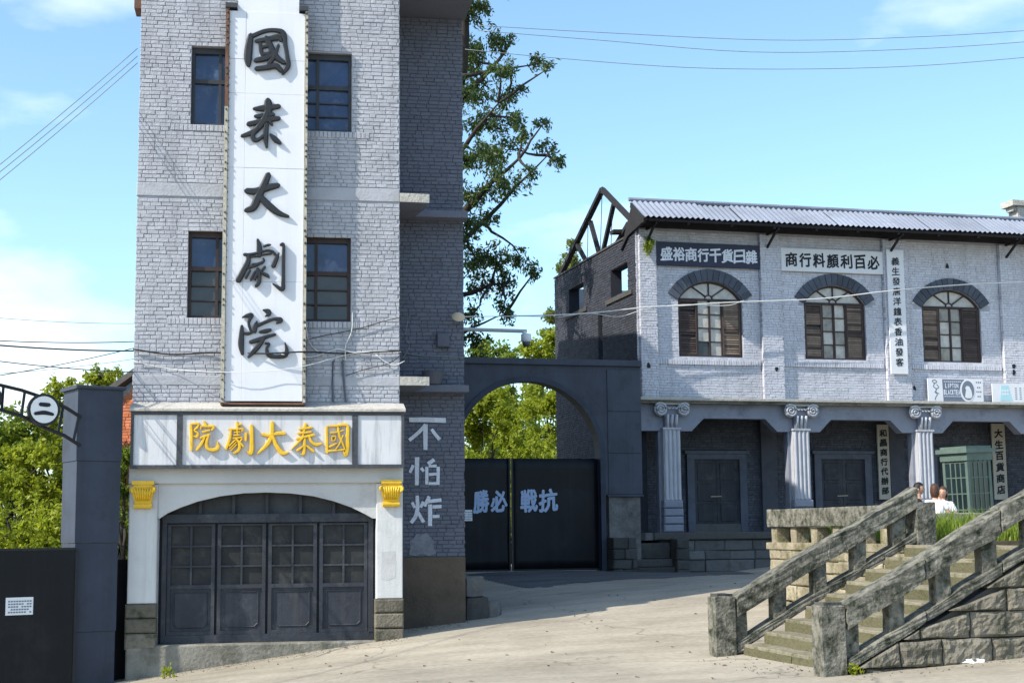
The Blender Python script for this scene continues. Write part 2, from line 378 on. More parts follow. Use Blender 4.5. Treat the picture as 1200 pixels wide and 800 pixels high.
MT['hair_b'] = M('black_hair', (0.012, 0.010, 0.010), 0.5, 0.2, 30, 0.3, 120)
MT['hair_br'] = M('brown_hair', (0.075, 0.035, 0.020), 0.5, 0.2, 30, 0.3, 120)
MT['cloth_b'] = M('black_cotton', (0.018, 0.018, 0.022), 0.9, 0.1, 6, 0.2, 60)
MT['cloth_w'] = M('white_cotton', (0.80, 0.80, 0.82), 0.9, 0.04, 6, 0.2, 60)
MT['denim'] = M('blue_denim', (0.07, 0.10, 0.19), 0.9, 0.15, 9, 0.2, 60)
MT['rooftile'] = M('grey_roof_tile', (0.09, 0.085, 0.08), 0.9, 0.3, 3, 0.5, 20)
MT['soil'] = M('garden_soil', (0.10, 0.08, 0.05), 0.95, 0.3, 4, 0.6, 15)
MT['leaf_big'] = leaf_mat('broad_tree_leaf', (0.040, 0.082, 0.024), (0.115, 0.16, 0.04), 0.45)
MT['leaf_bush'] = leaf_mat('bush_leaf', (0.20, 0.27, 0.016), (0.40, 0.43, 0.04), 0.58)
MT['leaf_mid'] = leaf_mat('mid_green_leaf', (0.12, 0.195, 0.02), (0.28, 0.34, 0.036), 0.55)
MT['leaf_far'] = leaf_mat('pale_leaf', (0.14, 0.18, 0.05), (0.22, 0.25, 0.07), 0.45)
MT['grass'] = leaf_mat('grass_blade', (0.14, 0.24, 0.022), (0.30, 0.35, 0.05), 0.5)

# ground: pale worn concrete with cracks and drifts of dust
def ground_mat(name, base, dark):
    m = bpy.data.materials.new(name); m.use_nodes = True
    nt = m.node_tree; N = nt.nodes; L = nt.links; b = N['Principled BSDF']; b.inputs['Roughness'].default_value = 0.9
    b.inputs['Specular IOR Level'].default_value = 0.2
    g = N.new('ShaderNodeNewGeometry')
    mp = N.new('ShaderNodeMapping'); mp.inputs['Rotation'].default_value = (0, 0, 0.35); mp.inputs['Scale'].default_value = (0.35, 1.1, 1)
    L.new(g.outputs['Position'], mp.inputs['Vector'])
    n1 = N.new('ShaderNodeTexNoise'); n1.inputs['Scale'].default_value = 1.6; n1.inputs['Detail'].default_value = 9; n1.inputs['Roughness'].default_value = 0.68
    L.new(mp.outputs['Vector'], n1.inputs['Vector'])
    r1 = N.new('ShaderNodeMapRange'); r1.inputs[1].default_value = 0.42; r1.inputs[2].default_value = 0.72; r1.inputs[4].default_value = 0.85
    L.new(n1.outputs['Fac'], r1.inputs[0])
    mx = N.new('ShaderNodeMix'); mx.data_type = 'RGBA'; mx.inputs['A'].default_value = (*base, 1); mx.inputs['B'].default_value = (*dark, 1)
    L.new(r1.outputs[0], mx.inputs['Factor'])
    n4 = N.new('ShaderNodeTexNoise'); n4.inputs['Scale'].default_value = 0.9; n4.inputs['Detail'].default_value = 4
    L.new(g.outputs['Position'], n4.inputs['Vector'])
    ad = N.new('ShaderNodeVectorMath'); ad.operation = 'ADD'
    sc = N.new('ShaderNodeVectorMath'); sc.operation = 'SCALE'; sc.inputs['Scale'].default_value = 1.4
    L.new(n4.outputs['Color'], sc.inputs[0]); L.new(g.outputs['Position'], ad.inputs[0]); L.new(sc.outputs[0], ad.inputs[1])
    vo = N.new('ShaderNodeTexVoronoi'); vo.feature = 'DISTANCE_TO_EDGE'; vo.inputs['Scale'].default_value = 0.22
    L.new(ad.outputs[0], vo.inputs['Vector'])
    r2 = N.new('ShaderNodeMapRange'); r2.inputs[1].default_value = 0.0; r2.inputs[2].default_value = 0.0055; r2.inputs[3].default_value = 0.55; r2.inputs[4].default_value = 0.0
    L.new(vo.outputs['Distance'], r2.inputs[0])
    mx2 = N.new('ShaderNodeMix'); mx2.data_type = 'RGBA'; mx2.inputs['B'].default_value = (0.10, 0.09, 0.075, 1)
    L.new(r2.outputs[0], mx2.inputs['Factor']); L.new(mx.outputs['Result'], mx2.inputs['A'])
    n5 = N.new('ShaderNodeTexNoise'); n5.inputs['Scale'].default_value = 14; n5.inputs['Detail'].default_value = 6
    L.new(g.outputs['Position'], n5.inputs['Vector'])
    r5 = N.new('ShaderNodeMapRange'); r5.inputs[1].default_value = 0.3; r5.inputs[2].default_value = 0.7; r5.inputs[3].default_value = 0.88; r5.inputs[4].default_value = 1.1
    L.new(n5.outputs['Fac'], r5.inputs[0])
    n6 = N.new('ShaderNodeTexNoise'); n6.inputs['Scale'].default_value = 0.33; n6.inputs['Detail'].default_value = 7; n6.inputs['Roughness'].default_value = 0.6
    L.new(g.outputs['Position'], n6.inputs['Vector'])
    r6 = N.new('ShaderNodeMapRange'); r6.inputs[1].default_value = 0.34; r6.inputs[2].default_value = 0.62; r6.inputs[3].default_value = 0.74; r6.inputs[4].default_value = 1.06
    L.new(n6.outputs['Fac'], r6.inputs[0])
    n7 = N.new('ShaderNodeTexNoise'); n7.inputs['Scale'].default_value = 55; n7.inputs['Detail'].default_value = 2
    L.new(g.outputs['Position'], n7.inputs['Vector'])
    r7 = N.new('ShaderNodeMapRange'); r7.inputs[1].default_value = 0.66; r7.inputs[2].default_value = 0.74; r7.inputs[3].default_value = 1.0; r7.inputs[4].default_value = 0.55
    L.new(n7.outputs['Fac'], r7.inputs[0])
    k1 = N.new('ShaderNodeMath'); k1.operation = 'MULTIPLY'; L.new(r5.outputs[0], k1.inputs[0]); L.new(r6.outputs[0], k1.inputs[1])
    k2 = N.new('ShaderNodeMath'); k2.operation = 'MULTIPLY'; L.new(k1.outputs[0], k2.inputs[0]); L.new(r7.outputs[0], k2.inputs[1])
    vm = N.new('ShaderNodeVectorMath'); vm.operation = 'SCALE'; L.new(mx2.outputs['Result'], vm.inputs[0]); L.new(k2.outputs[0], vm.inputs['Scale'])
    L.new(vm.outputs[0], b.inputs['Base Color'])
    bp = N.new('ShaderNodeBump'); bp.inputs['Strength'].default_value = 0.25; bp.inputs['Distance'].default_value = 0.02
    L.new(n5.outputs['Fac'], bp.inputs['Height']); L.new(bp.outputs['Normal'], b.inputs['Normal'])
    return m
MT['ground'] = ground_mat('pale_concrete_ground', (0.38, 0.338, 0.268), (0.255, 0.222, 0.168))
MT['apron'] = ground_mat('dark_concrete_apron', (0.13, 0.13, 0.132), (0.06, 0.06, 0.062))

# ------------------------------------------------------------------ ground
GP = np.array([(-1.6,21.5,.12),(1.24,23.3,.38),(4.34,25.2,.70),(-5.4,20.9,-.42),(2.43,17.7,.10),(3.12,14.9,.15),(4.67,37,.41),
  (6.4,37.4,.70),(-0.5,35,.63),(2.2,35.6,.61),(-7,20,-.55),(-15,20,-1),(0,0,0),(-2.6,16,-.12),(8.5,29,.70),(12,36,.9),(8,20,.5),
  (8,12,.45),(0,15.5,.0),(3.96,22.65,.5),(-40,20,-1.2),(40,30,1.5),(0,80,1.0),(-40,80,0),(40,80,1.5),(0,-20,-.2),(-4,30,.1),(-12,40,0)], float)
_A = np.sqrt(((GP[:,None,:2]-GP[None,:,:2])**2).sum(-1))
_n = len(GP); _S = np.zeros((_n+1,_n+1)); _S[:_n,:_n] = _A + np.eye(_n)*-0.0; _S[_n,:_n] = 1; _S[:_n,_n] = 1
_c = np.linalg.solve(_S, np.append(GP[:,2], 0))
def gz(x, y):
    x = np.asarray(x, float); y = np.asarray(y, float)
    d = np.sqrt((x[...,None]-GP[:,0])**2+(y[...,None]-GP[:,1])**2)
    z = (np.sqrt(d*d+0.35))@_c[:_n]+_c[_n]
    far = np.clip((np.hypot(x, y-25)-60)/120, 0, 1)
    return z*(1-far)+0.2*far
def g1(x, y): return float(gz(np.array([x]), np.array([y]))[0])
def sheet(name, xs, ys, mat, dz=0.0, inside=None):
    X, Y = np.meshgrid(xs, ys); Z = gz(X, Y)+dz
    V = [(float(a), float(b), float(c)) for a, b, c in zip(X.ravel(), Y.ravel(), Z.ravel())]
    n = len(xs); m = MB(); m.v = V
    for j in range(len(ys)-1):
        for i in range(n-1):
            if inside is None or inside((xs[i]+xs[i+1])/2, (ys[j]+ys[j+1])/2):
                m.f.append((j*n+i, j*n+i+1, (j+1)*n+i+1, (j+1)*n+i))
    o = part(name, m, mat, smooth=True); o['kind'] = 'structure'
    return o
far_s = [60, 90, 140, 220, 400, 800, 1600, 3000]
xs = np.array([-a for a in far_s[::-1]]+list(np.arange(-50, -14, 3.0))+list(np.arange(-14, 16, 0.4))+list(np.arange(16, 58, 3.0))+far_s)
ys = np.array([-3000, -1000, -300, -100, -40, -20]+list(np.arange(-10, 10, 2.0))+list(np.arange(10, 44, 0.4))+list(np.arange(44, 60, 2.0))+[65, 75, 90, 120, 180, 300, 600, 1200, 3000])
sheet('ground', xs, ys, MT['ground'])

# ------------------------------------------------------------------ bricks
def lay(x0, x1, z0, z1, ch, bl, holes=(), test=None, rng=None, gap=0.007):
    rng = rng or random.Random(3); out = []
    z = z0; row = 0
    while z + ch <= z1 + 0.4*ch:
        zc = z+ch/2
        spans = [(x0, x1)]
        for hx0, hx1, hz0, hz1 in holes:
            if hz0 < zc < hz1:
                ns = []
                for a, b in spans:
                    if hx1 <= a or hx0 >= b: ns.append((a, b)); continue
                    if hx0 > a: ns.append((a, hx0))
                    if hx1 < b: ns.append((hx1, b))
                spans = ns
        x = x0 - bl*(0.5 if row % 2 else 0.0) - rng.random()*bl*0.12
        while x < x1:
            L_ = bl*rng.choice((1.0, 1.0, 1.0, 0.72, 0.55))
            for a, b in spans:
                u, v = max(x, a), min(x+L_, b)
                if v-u > 0.03 and not (test and test((u+v)/2, zc)):
                    out.append((u+gap/2, v-gap/2, z+gap/2, min(z+ch, z1)-gap/2, L_ == bl and u == x and v == x+L_))
            x += L_
        z += ch; row += 1
    return out
def brick_mb(bl_, y, rng, proud=0.012, c=0.006, back=0.02):
    m = MB()
    for u, v, a, b, full in bl_:
        p = proud+rng.uniform(-0.35, 0.35)*proud
        j = lambda s=0.0018: rng.uniform(-s, s)
        n0 = len(m.v)
        dz_ = j(.0028); m.cbox(u+j(.003), v+j(.003), y-p, y+back, a+dz_+j(), b+dz_+j(), c)
        for k in range(n0, n0+4):
            q = m.v[k]; m.v[k] = (q[0]+j(.0015), q[1]+j(0.0022), q[2]+j(0.0015))
    return m
def single_bricks(bl_, y, parent, mat, n, rng, proud=0.012):
    full = [b for b in bl_ if b[4]][:n]
    if not full: return bl_
    w = full[0][1]-full[0][0]; h = full[0][3]-full[0][2]
    vars_ = []
    for k in range(6):
        m = brick_mb([(-w/2, w/2, -h/2, h/2, True)], 0, rng, proud)
        vars_.append(m.mesh('brick', mat))
    ids = set(id(b) for b in full)
    for b in full:
        o = link('brick', vars_[rng.randrange(6)], parent, ((b[0]+b[1])/2, y+rng.uniform(-.002, .002), (b[2]+b[3])/2))
        o.rotation_euler = (0, rng.uniform(-.006, .006), rng.uniform(-.01, .01))
    return [b for b in bl_ if id(b) not in ids]

# ------------------------------------------------------------------ brushed characters
def cat(pts, n=6):
    P = [np.array(p, float) for p in pts]
    if len(P) == 2: return [P[0]+(P[1]-P[0])*t for t in np.linspace(0, 1, 4)]
    out = []; Q = [2*P[0]-P[1]]+P+[2*P[-1]-P[-2]]
    for i in range(1, len(Q)-2):
        for k in range(n):
            t = k/n
            out.append(0.5*(2*Q[i]+(Q[i+1]-Q[i-1])*t+(2*Q[i-1]-5*Q[i]+4*Q[i+1]-Q[i+2])*t*t+(3*Q[i]-Q[i-1]-3*Q[i+1]+Q[i+2])*t**3))
    out.append(P[-1]); return out
def brush(m, pts, yb, th, rnd=True):
    """one brush stroke: pts of (x, z, half width); raised from yb towards the viewer by th"""
    S = cat(pts); ws = [max(p[2], 1e-4) for p in S]
    def ext(p, q, w):
        d = p[:2]-q[:2]; d = d/(np.linalg.norm(d)+1e-9)
        return [(p[:2]+d*w*math.sin(t), w*math.cos(t)) for t in (0.5, 1.0, 1.4)]
    cs = [(p[:2], w) for p, w in zip(S, ws)]
    if rnd:
        cs = [(a, b) for a, b in ext(S[0], S[1], ws[0]*0.8)][::-1]+cs+ext(S[-1], S[-2], ws[-1]*0.8)
    n = len(cs); base = len(m.v); k = 6
    for i, (c, w) in enumerate(cs):
        d = cs[min(i+1, n-1)][0]-cs[max(i-1, 0)][0]; d = d/(np.linalg.norm(d)+1e-9); nn = np.array((-d[1], d[0]))
        for s_, y in ((-1, yb), (-1, yb-th*0.6), (-0.6, yb-th), (0.6, yb-th), (1, yb-th*0.6), (1, yb)):
            q = c+nn*w*s_; m.v.append((q[0], y, q[1]))
    for i in range(n-1):
        for j in range(k-1):
            m.f.append((base+i*k+j, base+i*k+j+1, base+(i+1)*k+j+1, base+(i+1)*k+j))
    m.f.append(tuple(base+j for j in range(k))); m.f.append(tuple(base+(n-1)*k+j for j in range(k-1, -1, -1)))
def character(name, strokes, ox, oy, sc, fr, yb, th, mat, parent, rnd=True, label=None, wf=1.0):
    m = MB()
    for i, st in enumerate(strokes):
        pts = []
        for x, y, w in st:
            a, z = fr.px(ox+x/sc, oy+y/sc, yb); a2, _ = fr.px(ox+(x+w)/sc, oy+y/sc, yb)
            pts.append((a, z, abs(a2-a)*wf))
        brush(m, pts, yb, th+0.0015*i, rnd)
    return part(name, m, mat, parent, label=label)
FONT_CACHE = {}
def glyph(ch, bold=0.0):
    if (ch, bold) in FONT_CACHE: return FONT_CACHE[(ch, bold)]
    cu = bpy.data.curves.new('t', 'FONT'); cu.body = ch; cu.size = 1.0; cu.offset = bold; cu.resolution_u = 3
    ob = bpy.data.objects.new('t', cu); me = bpy.data.meshes.new_from_object(ob)
    v = np.array([p.co[:2] for p in me.vertices]) if len(me.vertices) else np.zeros((0, 2))
    f = [tuple(p.vertices) for p in me.polygons]
    bpy.data.objects.remove(ob); bpy.data.curves.remove(cu); bpy.data.meshes.remove(me)
    FONT_CACHE[(ch, bold)] = (v, f); return v, f
def text_at(m, ch, cx, cz, w, h, y, bold=0.02, keep=False):
    """heavier strokes come from a few copies of the face, each a hair further forward"""
    r_ = bold*h; k = 0
    w -= 2*r_; h -= 2*r_
    for i in range(8 if bold > 0 else 0):
        t = i*math.pi/4; glyph_at(m, ch, cx+r_*math.cos(t), cz+r_*math.sin(t), w, h, y-.0006*(i+1))
    glyph_at(m, ch, cx, cz, w, h, y)
def glyph_at(m, ch, cx, cz, w, h, y, bold=0.0, keep=False):
    """a glyph's face fitted in a w x h cell centred at cx, cz on plane y"""
    v, f = glyph(ch, bold)
    if not len(v): return
    lo, hi = v.min(0), v.max(0); e = hi-lo; c = (lo+hi)/2
    sx, sz = w/e[0], h/e[1]
    if keep: sx = sz = min(sx, sz)
    cjk = ord(ch) > 255; out = []
    for p in v:
        ux, uz = (p[0]-c[0])*sx, (p[1]-c[1])*sz
        if cjk:         # the slight lift and wobble of brush lettering
            n_ = noise.noise_vector(Vector((p[0]*4.1, p[1]*4.1, ord(ch)*.37)))
            uz += .09*ux+.035*h*n_.y; ux = ux*(1-.10*uz/h)+.030*w*n_.x
        out.append((cx+ux, y, cz+uz))
    m.add(out, f)

# ------------------------------------------------------------------ theatre tower
_p = at(468, 560, 21.5)
T = Frame(_p.x, _p.y, 0.0, 9.3)
tower = thing('theatre_tower', T, 'tall grey painted brick theatre tower with white vertical name board and arched garage front', 'tower')
TL = T.px(156, 430)[0]; TOP = 10.7; REC = 1.3
TR = T.px(543.5, 330, REC)[0]
zf = lambda py, px=300, y=0.0: T.px(px, py, y)[1]
z_fas_t = zf(472)           # where the fascia coping meets the wall
wins = []
for (a, b, c, d, kind) in ((225, 54, 290, 148, 0), (333, 60, 412, 155, 1), (221, 270, 287, 373, 2), (330, 276, 411, 377, 3)):
    x0, zt = T.px(a, b); x1, zb = T.px(b and c, d); wins.append((x0, x1, zb, zt, kind))
band = [(zf(233), zf(217)), (zf(452), zf(440))]
holes = [(w[0], w[1], w[2], w[3]) for w in wins]
sills = [(w[0]-0.28, w[1]+0.22, w[2]-0.10, w[2]) for w in wins]
bholes = holes+[(TL-1, 1, a, b) for a, b in band]+sills
# masonry core with window openings
core = MB()
z_core = zf(574, 300, 0)
core.box(TL+.012, T.px(186, 650, 0)[0], .004, .30, -1.2, z_core-.001); core.box(T.px(440, 650, 0)[0], -.012, .004, .30, -1.2, z_core-.001)
core.holes([[(TL+.012, z_core), (-.012, z_core), (-.012, TOP), (TL+.012, TOP)]]+[[(a,c),(b,c),(b,d),(a,d)] for a,b,c,d in holes], 0.004, 0.30)
part('front_wall', core, MT['mortar'], tower)
body = MB()
body.box(TL+.012, -.012, 0.301, REC+.003, -1.2, TOP)
body.box(TL+.012, TR-.012, REC+.004, 8.0, -1.2, TOP-0.004)
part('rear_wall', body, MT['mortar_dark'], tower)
part('added_shade_hall', MB().box(TL+.3, TR-.25, 8.001, 18.5, -1.2, 12.2), MT['mortar_dark'], tower)  # unseen hall added and raised to shade the arcade building's side wall
rb = random.Random(11)
LB = lay(TL, 0.0, z_fas_t-0.1, TOP, 0.0585, 0.158, bholes, rng=rb)
LB.sort(key=lambda b: b[2])
LB2 = single_bricks(LB, 0.0, tower, MT['brick'], 300, rb, .0095)
part('brick_courses', brick_mb(LB2, 0.0, rb, .0095, .004), MT['brick'], tower, kind='stuff')
# right flank bricks (the return of the front block)
RB = lay(REC*0+0.0, REC, 0.4, TOP, 0.0615, 0.168, rng=rb)
mret = MB()
for u, v, a, b, f in RB: mret.box(-0.02, 0.004+rb.uniform(-.003, .003), u, v, a, b)
part('return_courses', mret, MT['brick'], tower, kind='stuff')
# shaded wing wall
z_brown = zf(652, 505, REC)
DB = lay(0.0, TR, z_brown, TOP, 0.0615, 0.168, rng=rb)
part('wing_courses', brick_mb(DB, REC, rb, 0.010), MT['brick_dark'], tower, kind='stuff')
mb = MB(); mb.box(0.006, TR-.004, REC-0.03, REC+0.1, -0.6, z_brown-0.005)
part('wing_plinth', mb, MT['brown_pl'], tower, label='brown rendered foot of the shaded wing')
# plaster patch under the painted words
pa = [T.px(x, y, REC) for x, y in ((479,649),(481,641),(480,633),(485,630),(488,625),(494,626),(500,624),(504,629),(509,634),(508,641),(511,648),(503,651),(494,648),(487,651))]
part('plaster_patch', MB().prism(pa, REC-0.016, REC-0.005), MT['patch'], tower)
for a, b in band:
    part('string_course', MB().cbox(TL-.004, 0.004, -0.016, 0.05, a+.004, b-.004, .008), MT['band'], tower)
for w in wins:      # soldier courses under the windows
    x = w[0]-0.28; m = MB()
    while x < w[1]+0.22:
        m.cbox(x+.003, x+.058, -0.016-rb.uniform(0, .006), 0.03, w[2]-0.095, w[2]-0.004, .005); x += 0.0615
    part('sill_bricks', m, MT['brick'], tower)
# windows
for (x0, x1, zb, zt, kind) in wins:
    fw = 0.045; yb = 0.13
    fr = MB()
    fr.box(x0, x0+fw, yb-.05, yb+.03, zb, zt); fr.box(x1-fw, x1, yb-.05, yb+.03, zb, zt)
    fr.box(x0+fw, x1-fw, yb-.05, yb+.03, zt-fw*1.9, zt); fr.box(x0+fw, x1-fw, yb-.05, yb+.03, zb, zb+fw)
    win = part('window', fr, MT['frame_bl'] if kind < 2 else MT['frame_br'], tower)
    ix0, ix1, iz0, iz1 = x0+fw, x1-fw, zb+fw, zt-fw*1.9
    tz = iz0+(iz1-iz0)*0.60; xm = (ix0+ix1)/2; hb = 0.018
    bars = MB(); bars.box(ix0, ix1, yb-.045, yb+.02, tz-.03, tz+.03)
    bars.box(xm-.022, xm+.022, yb-.04, yb+.02, iz0, tz-.03); bars.box(xm-.022, xm+.022, yb-.04, yb+.02, tz+.03, iz1)
    rows = 1 if kind == 0 else 3
    cells = [(ix0, xm-.022, tz+.03, iz1), (xm+.022, ix1, tz+.03, iz1)]
    for s0, s1 in ((ix0, xm-.022), (xm+.022, ix1)):
        for r_ in range(rows):
            a = lerp(iz0, tz-.03, r_/rows); b = lerp(iz0, tz-.03, (r_+1)/rows)
            if r_: bars.box(s0, s1, yb-.03, yb+.02, a-hb/2, a+hb/2)
            cells.append((s0, s1, a+(hb/2 if r_ else 0), b-(hb/2 if r_ < rows-1 else 0)))
    part('glazing_bars', bars, MT['frame_bl'] if kind < 2 else MT['frame_br'], win)
    for q, (a, b, c, d) in enumerate(cells):
        t = rb.uniform(-.012, .012)
        gm = MB().add([(a, yb-.004+t*.3, c), (b, yb-.004-t*.3, c), (b, yb+.004-t, d), (a, yb+.004+t, d)], [(0,1,2,3)])
        part('pane', gm, MT['glass'] if (kind < 2 or q < 2) else MT['glass_d'], win)
    part('window_back', MB().box(x0, x1, yb+.1, yb+.12, zb, zt), MT['black_metal'], win)
# floor slabs broken off at the wing
for (py0, py1) in ((228, 237), (442, 451)):
    za, zb = T.px(485, py1, 0.0)[1], T.px(485, py0, 0.0)[1]
    sx = T.px(502, py0, 0)[0]
    m = MB().prismz([(0.006, -0.02), (sx*.6, -0.01), (sx, 0.015), (sx-.015, 0.5), (sx-.1, 0.98), (sx-.1, REC+.04), (0.006, REC+.04)], za, zb)
    sl_ = part('floor_slab', m, MT['brick_dark'], tower)  # dark tone put in for the shade on the slab's underside
    part('lit_slab_nose', MB().prismz([(0.004, -0.045), (sx*.6, -0.035), (sx+.012, -0.012), (sx, 0.012), (sx*.6, -0.012), (0.004, -0.022)], za-.006, zb+.008), MT['concrete'], sl_)  # pale strip painting the sunlit front edge of the slab
    part('slab_edge', MB().prismz([(sx-.099, 0.98), (TR+.03, 0.99), (TR+.045, REC+.04), (sx-.099, REC+.04)], za-.004, zb-.012), MT['brick_dark'], sl_)  # shade put into the dark colour of the rear edge too
za = T.px(500, 21, REC)[1]
part('balcony_slab', MB().prismz([(0.006, -0.02), (TR-.05, -0.02), (TR+.04, 0.12), (TR+.05, REC+.03), (0.006, REC+.03)], za, za+.13), MT['brick_dark'], tower)  # dark colour carries the shade on this concrete
part('eave_stub', MB().box(TL-.10, TL+.02, 0.02, .4, zf(9, 160), zf(-12, 160)), MT['rust'], tower)
# painted characters on the wing
WB = dict(sc=5.333, ox=470, oy=480)
PC = [
 [[(50,62,14),(160,62,15),(280,66,15)], [(155,92,12),(110,140,11),(50,190,11)], [(152,90,14),(152,170,14),(152,250,12)], [(190,120,10),(215,155,11),(242,186,11)]],
 [[(100,295,14),(99,380,13),(98,470,12)], [(76,345,10),(55,392,9)], [(124,362,10),(142,385,9)], [(207,310,12),(168,338,12)], [(160,355,10),(160,465,10)],
  [(232,355,10),(230,468,10)], [(172,352,9),(222,350,9)], [(172,404,9),(222,400,9)], [(172,460,9),(222,460,9)]],
 [[(100,535,10),(103,610,12),(90,665,12),(62,706,11)], [(106,640,10),(140,702,11)], [(68,578,9),(86,612,9)], [(138,572,9),(122,610,9)],
  [(176,540,11),(146,602,10)], [(180,590,13),(181,660,13),(180,725,13)], [(166,572,11),(252,562,11)], [(196,606,11),(252,603,11)], [(196,666,10),(240,664,10)]]]
for k, st in enumerate(PC):
    character('painted_character', st, 470, 480, 5.333, T, REC-0.016, 0.003, MT['paint_w'], tower, rnd=False)

# ---- shop front at the foot of the tower
YP = -0.14                       # pillar face
lp = [(T.px(150, 640, YP)[0], T.px(184, 640, YP)[0]), (T.px(441, 640, YP)[0], T.px(472, 640, YP)[0])]
z_lin = zf(549, 300, YP); z_spr = zf(607, 300, YP)
ax = [T.px(x, y, YP) for x, y in ((187,607),(196,601),(212,594),(232,587),(258,581),(285,577.5),(312,576.5),(340,577.5),(368,581),(392,587),(412,594),(428,602),(437,607))]
lint = [(lp[0][1]+.002, z_lin), (lp[0][1]+.002, ax[0][1])]+ax+[(lp[1][0]-.002, ax[-1][1]), (lp[1][0]-.002, z_lin)]
part('arched_lintel', MB().prism(lint, YP+.03, 0.003), MT['plaster'], tower)
part('lintel_band', MB().cbox(lp[0][0]-.01, lp[1][1]+.005, YP-.03, 0.0, zf(566, 300, YP), z_lin+.02, .01), MT['plaster'], tower)
for i, (a, b) in enumerate(lp):
    zb0 = zf(707 if i == 0 else 701, 167 if i == 0 else 456, YP)
    pil = part('pillar', MB().cbox(a, b, YP, 0.24, zb0, zf(566, 300, YP)-.004, .012), MT['plaster_w'], tower)
    zz = zb0; hs = [.20, .20, .22] if i == 0 else [.20, .21, .20]
    for h in hs:
        m = MB().cbox(a-.02, b+.012, YP-.03-rb.uniform(0, .015), 0.2, zz-h+.006, zz-.006, .02)
        part('base_stone', m, MT['stone_blk'], pil); zz -= h
    # gilded corbel
    cx0, cx1 = (T.px(155, 578, YP)[0], T.px(181, 578, YP)[0]) if i == 0 else (T.px(446, 578, YP)[0], T.px(470, 578, YP)[0])
    zt_ = zf(562, 300, YP)-.01; hh = 0.40; cxm = (cx0+cx1)/2; hw = (cx1-cx0)/2
    cb = MB()
    prof = [(1.0, .12, 0), (1.0, .12, -.05), (.86, .10, -.055), (.86, .10, -.085), (.94, .11, -.09), (.94, .105, -.16), (.88, .085, -.22), (.74, .06, -.28), (.70, .05, -.315)]
    for (s0, d0, q0), (s1, d1, q1) in zip(prof[:-1], prof[1:]):
        b_ = len(cb.v)
        cb.add([(cxm-hw*s0, YP-d0, zt_+q0), (cxm+hw*s0, YP-d0, zt_+q0), (cxm+hw*s0, YP+.01, zt_+q0), (cxm-hw*s0, YP+.01, zt_+q0),
                (cxm-hw*s1, YP-d1, zt_+q1), (cxm+hw*s1, YP-d1, zt_+q1), (cxm+hw*s1, YP+.01, zt_+q1), (cxm-hw*s1, YP+.01, zt_+q1)],
               [(0,1,5,4),(1,2,6,5),(3,0,4,7),(0,3,2,1),(4,5,6,7)])
    co = part('corbel', cb, MT['gold'], tower, label='gilded scroll corbel')
    fl = MB()
    for k in range(7):
        x = cxm+hw*.72*(k/3-1)
        fl.tube([(x, YP-.115, zt_-.10), (x*.9+cxm*.1, YP-.112, zt_-.16), (x*.8+cxm*.2, YP-.085, zt_-.235), (x*.7+cxm*.3, YP-.066, zt_-.275)], [.016, .02, .016, .008], 6)
    part('leaf_carving', fl, MT['gold'], co, True)
    for sgn in (-1, 1):
        m = MB(); m.tube([(cxm+sgn*hw*.86+.0, YP-.125, zt_-.125), (cxm+sgn*hw*.98, YP-.10, zt_-.125)], .042, 12)
        part('scroll', m, MT['gold'], co)
    part('corbel_foot', MB().tube([(cxm-hw*.82, YP-.04, zt_-.345), (cxm+hw*.82, YP-.04, zt_-.345)], .038, 10), MT['gold'], co)
pm = [T.px(x, y, YP) for x, y in ((447,646),(463,645),(464,660),(463,676),(455,680),(446,678),(447,662))]
part('scrubbed_patch', MB().prism(pm, YP-.002, YP+.002), MT['plaster'], tower)
# folding door
YD = 0.10
dl, dr = T.px(189.5, 680, YD)[0], T.px(437, 680, YD)[0]
zdb = zf(742, 300, YD); ztr0, ztr1 = zf(612, 300, YD), zf(602, 300, YD); zdt = zf(573, 300, YD)
door = part('garage_door', MB().box(dl-.05, dr+.05, YD+.05, YD+.07, zdb-.45, zdt+.02), MT['frame_bl'], tower, label='dark folding garage door with twenty four panes and fielded panels')
fm = MB(); fm.box(dl, dl+.065, YD-.06, YD+.05, zdb, ztr0); fm.box(dr-.07, dr, YD-.06, YD+.05, zdb, ztr0)
fm.box(dl, dr, YD-.07, YD+.05, ztr0+.001, ztr1); fm.box(dl, dr, YD-.05, YD+.05, zdb-.11, zdb-.001)
part('door_frame', fm, MT['door'], door)
for px in (235, 274, 313, 352, 391):
    x = T.px(px, 590, YD)[0]; part('fanlight_bar', MB().box(x-.02, x+.02, YD-.03, YD+.05, ztr1+.001, zdt), MT['door'], door)
zr = [zf(y, 300, YD) for y in (613, 639, 662.5, 686)]
